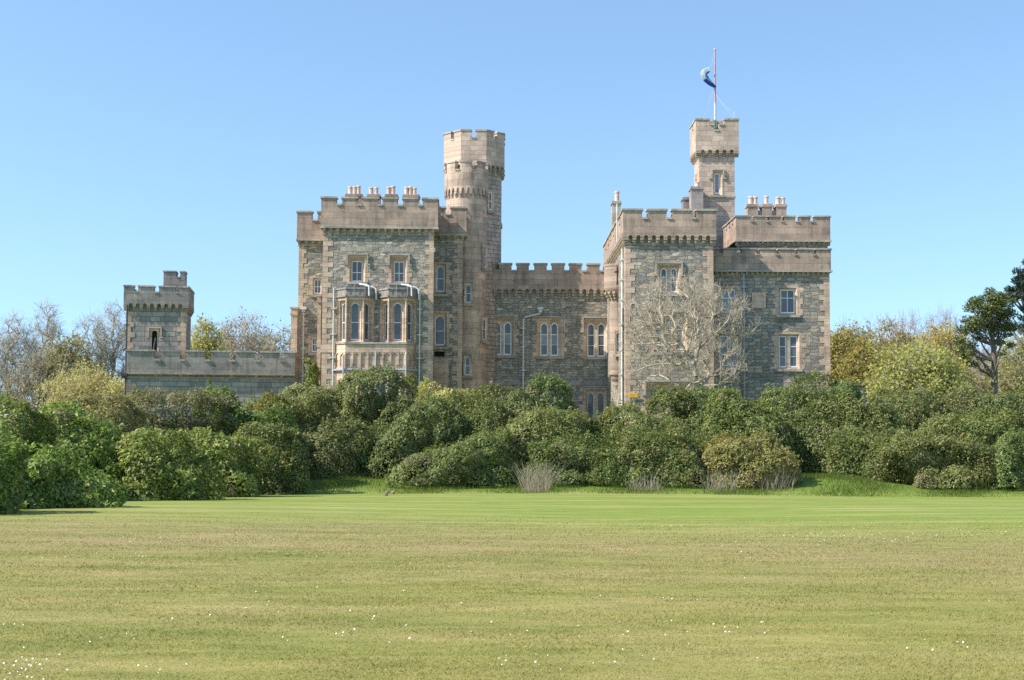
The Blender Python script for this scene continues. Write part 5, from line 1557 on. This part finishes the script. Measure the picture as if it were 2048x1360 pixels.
def tree(name, base, fork, crown, n, seed, bark, label, leaf=None, twigs=4, tw_len=.5, tw_r=.006, alpha=.35, curl=.5, rpow=2.35, lean=(0, 0), group=None, step=.45, hollow=.5, cat='tree', side=False):
    """crown = list of (centre xyz, radii xyz) ellipsoids; fork = height of the first fork above the base; leaf = dict"""
    rs = np.random.default_rng(seed)
    base = np.array(base, float)
    pos = [base]; par = [-1]; plen = [0.0]
    k = max(3, int(fork / .5))
    for i in range(1, k + 1):
        t = i / k
        pos.append(base + np.array((lean[0] * t + rs.normal() * .03 * fork * .3, lean[1] * t + rs.normal() * .03 * fork * .3, fork * t))); par.append(i - 1); plen.append(plen[-1] + fork / k)
    cap = 40000
    P = np.zeros((cap, 3)); P[:len(pos)] = pos; PL = np.zeros(cap); PL[:len(pos)] = plen
    D = np.zeros((cap, 3)); D[:] = (0, 0, 1)
    cnt = len(pos); start = max(1, cnt - 3)
    w = np.array([np.prod(r) for _, r in crown]); w /= w.sum()
    tg = []
    for _ in range(n):
        c, r = crown[rs.choice(len(crown), p=w)]
        d = rs.normal(size=3); d /= np.linalg.norm(d)
        tg.append(np.array(c) + d * np.array(r) * (rs.random() ** (1 / 3)) ** hollow)
    tg = np.array(tg); tg = tg[np.argsort(np.linalg.norm(tg - pos[-1], axis=1) + rs.normal(size=n) * .5)]
    tips = []
    for t in tg:
        c = np.linalg.norm(P[start:cnt] - t, axis=1) + alpha * PL[start:cnt]
        i = int(np.argmin(c)) + start
        d = np.linalg.norm(P[i] - t)
        if d < .05 or cnt > cap - 200: continue
        m = max(2, int(d / step))
        c1 = P[i] + D[i] * d * .35
        prev = i
        for s_ in range(1, m + 1):
            f = s_ / m
            q = (1 - f) ** 2 * P[i] + 2 * f * (1 - f) * c1 + f * f * t
            if s_ < m: q = q + rs.normal(size=3) * .045 * min(d, 1.5)
            P[cnt] = q; par.append(prev); PL[cnt] = PL[prev] + np.linalg.norm(q - P[prev])
            dv = q - P[prev]; D[cnt] = dv / (np.linalg.norm(dv) + 1e-9)
            prev = cnt; cnt += 1
        tips.append(prev)
    nb = cnt
    for t in tips:                                     # twigs curling upwards
        for _ in range(twigs):
            if cnt > cap - 8: break
            i0 = t if rs.random() < .5 else par[t]
            d = D[t] * .6 + rs.normal(size=3) * .75; d[2] += curl * .4; d /= np.linalg.norm(d)
            L = tw_len * rs.uniform(.5, 1.3); prev = i0
            for s_ in range(3):
                q = P[prev] + d * L / 3
                P[cnt] = q; par.append(prev); D[cnt] = d; prev = cnt; cnt += 1
                d = d + np.array((0, 0, curl * .45)) + rs.normal(size=3) * .16; d /= np.linalg.norm(d)
    par = np.array(par); P = P[:cnt]
    acc = np.zeros(cnt); child = np.zeros(cnt, bool); child[par[1:]] = True
    acc[~child] = tw_r ** rpow
    for i in range(cnt - 1, 0, -1):
        acc[par[i]] += acc[i]
    r = np.maximum(acc, tw_r ** rpow) ** (1 / rpow)
    idx = np.arange(1, cnt)
    rr0 = np.minimum(r[par[idx]], r[idx] * 1.5); rr1 = r[idx]
    rr0[:2] *= 1.35
    root = empty(name, base); tag(root, label, cat, group)
    W = WM[root.name]
    thick = rr1 > max(.03, tw_r * 4)
    for nm, sel, sides in (('trunk', thick, 7), ('twigs', ~thick, 3)):
        if sel.any():
            v, f = tubes(P[par[idx[sel]]], P[idx[sel]], rr0[sel], rr1[sel], sides)
            npmesh(nm, v, f, MT[bark], root, W, smooth=True)
    if leaf:
        tp = np.concatenate([np.arange(nb, cnt), np.array(tips)]) if cnt > nb else np.array(tips)
        m = leaf['n']
        ci = rs.choice(tp, m)
        if leaf.get('top'):                            # buds open first on the sunny outside
            zc = P[ci, 2]; q = (zc - zc.min()) / (np.ptp(zc) + 1e-6)
            ci = ci[rs.random(m) < .35 + .65 * q]; m = len(ci)
        pos = P[ci] + rs.normal(size=(m, 3)) * leaf.get('spread', .18)
        nr = rs.normal(size=(m, 3)) + np.array((-.3, -.5, .8)); nr /= np.linalg.norm(nr, axis=1, keepdims=True)
        ln = leaf['size'] * rs.uniform(.6, 1.4, m)
        v, f = leaves(pos, nr, ln, ln * leaf.get('asp', .6), rs)
        cs = np.array(leaf['cols']); ch = rs.integers(0, len(cs), m)
        col = cs[ch] * rs.uniform(.75, 1.25, (m, 1))
        npmesh('foliage', v, f, MT[leaf.get('mat', 'spring')], root, W, np.repeat(col, 4, 0))
    return root

def tx(cx, top, base_py, hw, Y, Zb=None):
    """world data of a tree from its place in the photo"""
    b = at(cx, base_py, Y); g = float(gz(b.x, Y)) if Zb is None else Zb
    t = at(cx, top, Y).z
    return np.array((b.x, Y, g)), t, hw * Y / FPX

# the bare tree in front of the right wing
b = at(1412, 800, 77.5); bx, by = b.x, 77.5; bz = float(gz(bx, by))
def cw(px, py, Y): p = at(px, py, Y); return (p.x, p.y, p.z)
k = 77.5 / FPX
tree('bare_tree', (bx, by, bz), 1.5, [(cw(1345, 640, 77.5), (98 * k, 2.6, 92 * k)), (cw(1290, 600, 77), (40 * k, 1.2, 45 * k)), (cw(1395, 590, 77), (55 * k, 1.4, 42 * k)), (cw(1300, 690, 76.5), (62 * k, 1.8, 85 * k)), (cw(1430, 640, 77.5), (72 * k, 2.0, 75 * k)), (cw(1400, 730, 76), (105 * k, 2.0, 55 * k)), (cw(1480, 655, 77), (42 * k, 1.2, 62 * k))],
     760, 11, 'bark_pale', 'pale lichen-covered bare tree standing close in front of the projecting wing', twigs=6, tw_len=.55, tw_r=.0075, alpha=.30, curl=1.0, rpow=2.5, lean=(-.2, 0), hollow=.85)

GL = 'trees behind the low wing'
YEL = [(.52, .45, .14), (.60, .52, .18), (.46, .43, .16)]
OLV = [(.28, .27, .08), (.36, .33, .09), (.32, .27, .11)]
ORG = [(.40, .28, .16), (.36, .27, .15), (.42, .32, .17)]
YG = [(.38, .39, .10), (.45, .45, .13), (.32, .33, .09)]
GLD = [(.50, .38, .09), (.44, .35, .09), (.38, .33, .10)]
def bg(cx, top, hw, Y, seed, label, n=260, bark='bark_grey', leaf=None, fork=.3, group=GL, tw=(.8, .0095), name='bare_tree', alpha=.3, zc=None, twigs=7, curl=.5):
    n = int(n * 1.45)
    base, t, r = tx(cx, top, 830, hw, Y)
    H = t - base[2]
    rz = H * .40 if zc is None else H * zc
    tree(name, base, H * fork, [((base[0], Y, t - rz), (r, r * .9, rz)), ((base[0] + r * .25, Y, t - rz * 1.3), (r * .8, r * .8, rz * .9))], n, seed, bark, label, leaf=leaf,
         twigs=twigs, tw_len=tw[0], tw_r=tw[1], alpha=alpha, curl=curl, group=group, step=.8, rpow=2.6, hollow=.75)
bg(28, 622, 42, 118, 21, 'bare grey tree at the left edge, shorter than its neighbour', n=300)
bg(88, 600, 34, 122, 22, 'slim tall bare tree, second from the left edge', n=300)
bg(178, 625, 45, 124, 23, 'bare grey tree between the tall slim tree and the gate tower', n=300)
bg(225, 606, 48, 126, 24, 'large bare tree partly hidden by the gate tower', n=360)
bg(-20, 640, 45, 116, 33, 'bare tree cut by the left edge of the picture', n=200)
bg(130, 672, 60, 112, 25, 'olive budding tree below the bare crowns at left', n=260, leaf=dict(n=9000, size=.22, cols=OLV + [(.22, .19, .12)], spread=.22), zc=.45)
bg(60, 700, 55, 110, 34, 'low grey brown thicket tree at the foot of the left trees', n=260, leaf=dict(n=3500, size=.2, cols=[(.24, .2, .14), (.2, .18, .1)], spread=.22), zc=.5, fork=.15)
bg(165, 728, 82, 104, 26, 'yellow flowering shrub tree left of the low wing', n=300, bark='bark_grey', leaf=dict(n=15000, size=.17, cols=YEL, spread=.22, top=True), zc=.5, fork=.12, name='spring_tree')
bg(240, 760, 40, 102, 35, 'yellow green bush tree against the outer corner of the low wing', n=160, leaf=dict(n=6000, size=.17, cols=YEL, spread=.22), zc=.5, fork=.12, name='spring_tree')
bg(405, 640, 38, 112, 27, 'yellow green tree just right of the gate tower', n=260, leaf=dict(n=10000, size=.2, cols=[(.42, .40, .10), (.50, .46, .13)], spread=.25), name='spring_tree')
bg(488, 626, 62, 116, 28, 'round crowned tree with orange buds between gate tower and tall block', n=420, bark='bark_grey', leaf=dict(n=6500, size=.18, cols=ORG, spread=.22, top=True), tw=(.9, .0095))
bg(562, 652, 42, 114, 29, 'grey budding tree against the left side of the tall block', n=260, leaf=dict(n=2500, size=.18, cols=ORG + OLV, spread=.22))
bg(440, 665, 45, 120, 36, 'olive tree filling the gap above the low battlements', n=220, leaf=dict(n=5000, size=.2, cols=OLV, spread=.22))

GR = 'trees right of the castle'
bg(1690, 655, 70, 112, 41, 'golden budding tree touching the right corner of the castle', n=320, bark='bark_brown', leaf=dict(n=20000, size=.23, cols=GLD + OLV, spread=.24), group=GR, name='spring_tree', zc=.45, fork=.15)
bg(1775, 648, 70, 116, 42, 'golden brown tree with bare top twigs, second right of the castle', n=320, bark='bark_brown', leaf=dict(n=17000, size=.22, cols=GLD + ORG, spread=.24), group=GR, name='spring_tree', zc=.45, fork=.15)
bg(1880, 646, 62, 118, 43, 'bright yellow tree left of the spreading pine', n=280, bark='bark_grey', leaf=dict(n=13000, size=.22, cols=[(.50, .38, .06), (.42, .33, .07)], spread=.22, top=True), group=GR, name='spring_tree', zc=.42, fork=.15)
bg(1735, 690, 60, 106, 44, 'olive gold tree behind the end of the garden wall', n=260, bark='bark_brown', leaf=dict(n=14000, size=.22, cols=GLD + OLV, spread=.22), group=GR, name='spring_tree', zc=.5, fork=.12)
bg(1835, 690, 92, 81, 45, 'broad lime green tree in front of the golden trees', n=420, bark='bark_grey', leaf=dict(n=22000, size=.19, cols=YG, spread=.28), group=GR, name='spring_tree', zc=.5, fork=.12)
bg(1930, 745, 60, 84, 46, 'grey green thicket tree under the spreading pine', n=220, bark='bark_brown', leaf=dict(n=6500, size=.18, cols=OLV + [(.26, .2, .13)], spread=.28), group=GR, name='spring_tree', zc=.55, fork=.1)
bg(2035, 672, 55, 106, 47, 'pale budding tree at the right edge behind the pine', n=320, bark='bark_pale', leaf=dict(n=9000, size=.18, cols=YG + [(.3, .26, .16)], spread=.22), group=GR, name='spring_tree', zc=.45, fork=.3)
bg(2010, 712, 55, 112, 48, 'olive tree behind the pine trunk', n=240, bark='bark_brown', leaf=dict(n=8000, size=.2, cols=OLV, spread=.22), group=GR, name='spring_tree', zc=.5, fork=.12)
for i, (cx, top, hw, Y, lab) in enumerate(((1700, 640, 45, 150, 'far purple grey bare tree beside the castle corner'), (1765, 630, 50, 156, 'far purple grey bare tree over the golden crowns'), (1830, 626, 48, 152, 'far purple grey bare tree over the lime green crown'), (1890, 622, 46, 158, 'far purple grey bare tree over the yellow crown'), (1950, 655, 50, 150, 'far purple grey bare tree behind the pine'))):
    bg(cx, top, hw, Y, 60 + i, lab, n=240, bark='bark_purple', group=GR, tw=(1.3, .010), curl=1.2, fork=.25)

# ---- conifers
def conifer(name, label, base, top, clumps, limbs, seed, cols, trunk_r, lean=0.0, size=.26, per=260, flat=.45):
    rs = np.random.default_rng(seed); base = np.array(base, float)
    root = empty(name, base); tag(root, label, 'tree'); W = WM[root.name]
    mb = []; r0 = []; r1 = []
    tp = np.array(top, float); K = 9; prev = base; pr_ = trunk_r * 1.25
    axis = []
    for i in range(1, K + 1):
        t = i / K; q = base + (tp - base) * t + np.array((math.sin(t * 4) * .25 + lean * t * (1 - t), 0, 0)); axis.append(q)
        rr = trunk_r * (1 - .82 * t); mb.append((prev, q)); r0.append(pr_); r1.append(rr); prev, pr_ = q, rr
    v, f = tubes(np.array([a for a, _ in mb]), np.array([b for _, b in mb]), np.array(r0), np.array(r1), 9)
    npmesh('trunk', v, f, MT['bark_brown'], root, W, smooth=True)
    axis = np.array(axis)
    seg = []
    C = []
    for (c, r) in clumps:
        c = np.array(c, float); C.append((c, r))
        if limbs:
            j = int(np.argmin(np.linalg.norm(axis - c + np.array((0, 0, .25 * np.linalg.norm(axis[0] - axis[1]))), axis=1))); a = axis[max(0, j - 1)]
            mid = (a + c) / 2 + np.array((0, 0, -.15)) + rs.normal(size=3) * .12
            seg += [(a, mid, .10, .07), (mid, c, .07, .03)]
            for _ in range(4):
                e = c + rs.normal(size=3) * np.array(r) * .6; seg.append((mid * .3 + c * .7, e, .03, .012))
    if seg:
        v, f = tubes(np.array([s[0] for s in seg]), np.array([s[1] for s in seg]), np.array([s[2] for s in seg]), np.array([s[3] for s in seg]), 5)
        npmesh('limbs', v, f, MT['bark_brown'], root, W)
    pos, nr, ax = [], [], []
    for c, r in C:
        m = int(per * r[0] * r[2] * 2.2)
        d = rs.normal(size=(m, 3)); d /= np.linalg.norm(d, axis=1, keepdims=True)
        p = c + d * np.array(r) * (rs.random((m, 1)) ** (1 / 2.2)); pos.append(p)
        ax.append(d * .6 + np.array((0, 0, .35)))
        nn = rs.normal(size=(m, 3)) * .8 + np.array((0, 0, .7)); nr.append(nn)
    pos = np.concatenate(pos); nr = np.concatenate(nr); ax = np.concatenate(ax); nr /= np.linalg.norm(nr, axis=1, keepdims=True)
    m = len(pos); ln = size * rs.uniform(.6, 1.4, m)
    v, f = leaves(pos, nr, ln, ln * .34, rs, .1, ax)
    cs = np.array(cols); col = cs[rs.integers(0, len(cs), m)] * rs.uniform(.7, 1.3, (m, 1))
    npmesh('foliage', v, f, MT['needle'], root, W, np.repeat(col, 4, 0))

Yp = 97.0; kp = Yp / FPX
cl = []
rp = random.Random(8)
for px_, py_, rx_, rz_ in ((1985, 592, 26, 11), (1958, 602, 24, 12), (2008, 606, 28, 13), (1942, 616, 22, 10), (1975, 618, 30, 12), (2015, 628, 26, 11), (1935, 640, 20, 10), (1960, 640, 28, 11), (1995, 644, 30, 12),
                           (1930, 660, 22, 11), (1955, 662, 18, 9), (1985, 660, 24, 10), (1920, 680, 15, 10), (1940, 690, 18, 9), (1918, 698, 12, 8), (2020, 650, 20, 9), (1928, 712, 16, 9), (1950, 728, 14, 7), (2012, 668, 18, 8), (2022, 690, 12, 6), (1980, 580, 12, 6), (2004, 590, 14, 8), (1950, 606, 22, 12), (1972, 628, 24, 12), (1990, 616, 26, 13), (2003, 632, 24, 12), (1946, 652, 20, 11), (1972, 650, 22, 11), (2008, 655, 22, 10), (1958, 676, 20, 10), (1996, 684, 18, 8), (1944, 704, 16, 9), (1936, 724, 14, 8), (1962, 716, 12, 7), (2002, 706, 12, 6), (1998, 600, 24, 11)):
    p = at(px_, py_, Yp + rp.uniform(-1.4, 1.4)); cl.append(((p.x, p.y, p.z), (rx_ * kp * .92, rx_ * kp * .8, rz_ * kp)))
bp_ = at(1979, 800, Yp); tp_ = at(1985, 596, Yp)
conifer('spreading_pine', 'spreading pine with a bare trunk and layered dark green pads, right of the castle', (bp_.x, Yp, float(gz(bp_.x, Yp))), (tp_.x, Yp, tp_.z), cl, True, 71,
        [(.12, .145, .035), (.165, .175, .045), (.09, .115, .034)], .38, size=.24, per=420)
Yc = 112.0; kc = Yc / FPX
cl = []
for i in range(64):
    t = rp.random() ** .8
    py_ = 520 + 150 * t; half = 8 + 62 * t
    px_ = 2052 + rp.uniform(-1, 1) * half
    p = at(px_, py_, Yc + rp.uniform(-1, 1) * half * kc * .7)
    cl.append(((p.x, p.y, p.z), (rp.uniform(10, 17) * kc, rp.uniform(9, 14) * kc, rp.uniform(5, 9) * kc)))
bp_ = at(2056, 810, Yc); tp_ = at(2056, 516, Yc)
conifer('dark_conifer', 'tall dark blue-green conifer cut by the right edge of the picture', (bp_.x, Yc, float(gz(bp_.x, Yc))), (tp_.x, Yc, tp_.z), cl, True, 72,
        [(.060, .088, .062), (.080, .108, .072), (.050, .072, .055)], .4, size=.32, per=330)

# ---- dry grass and stalks at the foot of the bushes
def tuft(px_, py_, hw, hpx, n, label, seed, cols, name='dry_grass_tuft', lean=.33):
    rs = np.random.default_rng(seed)
    p = ground_hit(px_, py_); k = p.y / FPX; H = hpx * k; R = hw * k
    b = np.array(p) + np.stack([rs.uniform(-R, R, n), rs.uniform(-.5, .5, n), np.zeros(n)], 1)
    b[:, 2] = gz(b[:, 0], b[:, 1]) - .02
    d = np.stack([rs.normal(size=n) * lean + lean * .4, rs.normal(size=n) * .2, np.ones(n)], 1)
    hh = H * rs.uniform(.45, 1.1, n)
    m = b + d * (hh * .55)[:, None]
    t = b + d * hh[:, None] + np.stack([rs.normal(size=n) * .12, rs.normal(size=n) * .05, -rs.random(n) * .1], 1)
    w = rs.uniform(.006, .012, n)
    off = np.stack([w, np.zeros(n), np.zeros(n)], 1)
    v = np.stack([b - off, b + off, m + off * .8, m - off * .8, m - off * .8, m + off * .8, t + off * .25, t - off * .25], 1).reshape(-1, 3)
    i = np.arange(n) * 8
    f = np.concatenate([np.stack([i, i + 1, i + 2, i + 3], 1), np.stack([i + 4, i + 5, i + 6, i + 7], 1)])
    cs = np.array(cols); col = cs[rs.integers(0, len(cs), n)] * rs.uniform(.75, 1.2, (n, 1))
    o = npmesh(name, v, f, MT['straw'], None, Matrix.Translation(p), np.repeat(col, 8, 0))
    tag(o, label, 'dry grass', 'dry tufts at the foot of the bushes')
STRAW = [(.42, .35, .26), (.33, .27, .19), (.50, .43, .33)]
tuft(1072, 984, 24, 62, 230, 'upright tuft of bleached straw between two bushes at the middle lawn edge', 81, STRAW)
tuft(1440, 981, 34, 46, 90, 'thin dry stalks at the left foot of the pale olive bush', 82, STRAW, name='dry_stalks')
tuft(1552, 978, 32, 52, 140, 'dry leaning stalks at the right foot of the pale olive bush', 83, STRAW, name='dry_stalks')
tuft(1285, 982, 36, 38, 70, 'sparse dry stalks in front of the wide bush below the bare tree', 84, STRAW, name='dry_stalks')
tuft(548, 972, 12, 58, 60, 'few bare stems standing at the foot of the dark shrub near the left bend', 85, [(.30, .23, .17), (.24, .18, .13)], name='dry_stalks', lean=.06)
tuft(500, 985, 26, 44, 110, 'bare grey stems leaning out from the glossy rhododendron at the bend', 86, [(.26, .22, .19), (.20, .17, .14)], name='dry_stalks', lean=.5)
tuft(150, 1012, 40, 46, 170, 'bare stems below the dark gap in the left rhododendrons', 87, [(.22, .18, .15), (.17, .14, .11)], name='dry_stalks', lean=.45)

# ---- rabbits
def rabbit(px_, py_, hpx, label, seed, upright, tint):
    p = ground_hit(px_, py_); k = p.y / FPX; s_ = hpx * k / .34
    # nodes: pelvis first
    if upright:
        nd = [((0, 0, .075), .075), ((.05, 0, .13), .07), ((.085, 0, .185), .052), ((.115, 0, .225), .043), ((.16, 0, .215), .025), ((.10, .02, .27), .016), ((.09, .03, .335), .011), ((.10, -.02, .27), .016), ((.09, -.03, .335), .011),
              ((.10, .035, .10), .02), ((.115, .035, .012), .014), ((.10, -.035, .10), .02), ((.115, -.035, .012), .014), ((.03, .06, .03), .035), ((.11, .06, .015), .016), ((.03, -.06, .03), .035), ((.11, -.06, .015), .016), ((-.085, 0, .07), .028)]
    else:
        nd = [((0, 0, .095), .085), ((.09, 0, .10), .075), ((.155, 0, .13), .05), ((.195, 0, .165), .043), ((.24, 0, .15), .025), ((.175, .02, .21), .016), ((.15, .03, .275), .011), ((.175, -.02, .21), .016), ((.15, -.03, .275), .011),
              ((.14, .035, .06), .022), ((.155, .035, .012), .014), ((.14, -.035, .06), .022), ((.155, -.035, .012), .014), ((.02, .06, .04), .038), ((.09, .06, .015), .016), ((.02, -.06, .04), .038), ((.09, -.06, .015), .016), ((-.10, 0, .09), .03)]
    ed = [(0, 1), (1, 2), (2, 3), (3, 4), (3, 5), (5, 6), (3, 7), (7, 8), (1, 9), (9, 10), (1, 11), (11, 12), (0, 13), (13, 14), (0, 15), (15, 16), (0, 17)]
    me = bpy.data.meshes.new('rabbit')
    me.from_pydata([tuple(c * s_ for c in q) for q, _ in nd], ed, [])
    m, n, l, b = newmat('rabbit_fur')
    tc = N(n, 'ShaderNodeTexCoord'); nz = noise(n, l, tc.outputs['Object'], 30, 4, .7)
    sp = N(n, 'ShaderNodeSeparateXYZ'); l.new(tc.outputs['Object'], sp.inputs[0])
    c = ramp(n, l, nz, [(.3, tuple(t * .7 for t in tint)), (.7, tuple(t * 1.2 for t in tint))])
    l.new(c, b.inputs['Base Color']); b.inputs['Roughness'].default_value = .95
    me.materials.append(m)
    o = link('rabbit', me, None, Matrix.Translation(p) @ Matrix.Rotation(math.radians(-20 if upright else -60), 4, 'Z'))
    sk = o.modifiers.new('skin', 'SKIN'); sk.use_smooth_shade = True
    for i, (_, r) in enumerate(nd):
        sv = me.skin_vertices[0].data[i]; sv.radius = (r * s_, r * s_); sv.use_root = (i == 0)
    sb = o.modifiers.new('smooth', 'SUBSURF'); sb.levels = 1; sb.render_levels = 2
    tag(o, label, 'rabbit', 'rabbits on the lawn')
    return o
rabbit(770.5, 992, 13.5, 'brown rabbit sitting upright on the lawn, the left and nearer of two', 1, True, (.26, .20, .14))
rabbit(785, 988, 12.5, 'brown rabbit crouching on the lawn just behind the upright one', 2, False, (.27, .20, .14))

# ---- grass blades and daisies on the near lawn
def grass():
    rs = np.random.default_rng(3)
    n = 420000
    Yd = 7.2 * (36 / 7.2) ** rs.random(n)                # denser near the viewer
    Yd = Yd[rs.random(n) < 1 - np.clip((Yd - 22) / 13, 0, .95)]; n = len(Yd)
    X = rs.uniform(-1, 1, n) * (Yd * .41 + .4)
    b = np.stack([X, Yd, gz(X, Yd)], 1)
    h = rs.uniform(.008, .021, n) * (1 + .5 * np.sin(X * 1.7 + Yd) * np.sin(Yd * 2.3))
    az = rs.random(n) * 2 * np.pi; ln = rs.uniform(.8, 2.6, n)
    d = np.stack([np.cos(az) * ln, np.sin(az) * ln, np.ones(n)], 1)
    t = b + d * h[:, None]
    w = .0017 * np.maximum(1, Yd / 9) * rs.uniform(.7, 1.4, n)
    off = np.stack([-np.sin(az) * w, np.cos(az) * w, np.zeros(n)], 1)
    v = np.stack([b - off, b + off, t], 1).reshape(-1, 3)
    f = np.arange(3 * n).reshape(-1, 3)
    o = npmesh('grass', v, None, MT['lawn'], faces3=f)
    tag(o, 'short mown grass blades of the lawn', 'grass', kind='stuff')
grass()
def rough_grass():
    """longer grass along the foot of the bushes and on the bank"""
    rs = np.random.default_rng(4)
    n = 60000
    X = rs.uniform(-17, 26, n); Yd = 56.9 + 7.6 * rs.random(n) ** .75
    k = rs.random(n) < .55 + .45 * np.sin(X * 1.3 + np.sin(Yd))
    X, Yd = X[k], Yd[k]; n = len(X)
    b = np.stack([X, Yd, gz(X, Yd)], 1)
    h = rs.uniform(.06, .24, n) * np.clip((Yd - 56.5) / 2.4, .15, 1); az = rs.random(n) * 2 * np.pi; ln = rs.uniform(.1, .7, n)
    d = np.stack([np.cos(az) * ln, np.sin(az) * ln, np.ones(n)], 1); t = b + d * h[:, None]
    w = rs.uniform(.006, .014, n); off = np.stack([w, np.zeros(n), np.zeros(n)], 1)
    v = np.stack([b - off, b + off, t], 1).reshape(-1, 3)
    cs = np.array([(.13, .20, .03), (.18, .24, .04), (.26, .25, .09), (.10, .17, .03)])
    col = cs[rs.integers(0, 4, n)] * rs.uniform(.7, 1.3, (n, 1))
    o = npmesh('rough_grass', v, None, MT['spring'], faces3=np.arange(3 * n).reshape(-1, 3), col=np.repeat(col, 3, 0))
    tag(o, 'longer rough grass at the foot of the shrubs', 'grass', kind='stuff')
rough_grass()
def daisies():
    rs = np.random.default_rng(6)
    spots = []
    for cx, cy, sx, sy, k in ((40, 1345, 60, 22, 26), (110, 1330, 70, 25, 12), (330, 1345, 60, 15, 6), (1050, 1332, 70, 12, 9), (1090, 1335, 60, 20, 6), (1430, 1270, 160, 12, 14), (1640, 1078, 150, 14, 46), (1700, 1074, 130, 10, 36),
                              (1960, 1068, 90, 8, 34), (1560, 1095, 120, 12, 26), (290, 1083, 80, 10, 20), (140, 1118, 60, 8, 14), (500, 1080, 130, 20, 26), (1850, 1300, 90, 25, 9), (470, 1225, 120, 18, 12), (230, 1290, 80, 12, 10),
                              (1340, 1055, 60, 6, 10), (1620, 1050, 120, 8, 16), (270, 1120, 40, 10, 14), (1024, 1180, 700, 110, 90), (1024, 1290, 800, 60, 40), (20, 1260, 30, 30, 10), (1290, 1110, 60, 5, 8)):
        for _ in range(k):
            spots.append((cx + rs.normal() * sx * .6, cy + rs.normal() * sy * .6))
    mb = MB(); yl = MB()
    for x, y in spots:
        if not (1040 < y < 1400): continue
        p = ground_hit(x, y); r = rs.uniform(.0042, .0084) * (1 + .003 * p.y)
        if rs.random() < .4: continue
        t = Vector((rs.normal() * .35 - .25, -.55 + rs.normal() * .3, 1)).normalized()
        a = t.cross(Vector((1, .2, 0))).normalized(); b = t.cross(a)
        c = p + Vector((0, 0, .028 + rs.random() * .02))
        pts = []
        for k in range(12):
            rr = r * (1.0 if k % 2 == 0 else .72); an = k * math.pi / 6
            pts.append(c + a * (rr * math.cos(an)) + b * (rr * math.sin(an)))
        mb.face(pts)
    m = plain('daisy_petals', (.85, .85, .80), .6, .06, 20)
    o = mb.build('daisies', m); tag(o, 'white daisies scattered through the lawn', 'flowers', kind='stuff')
daisies()
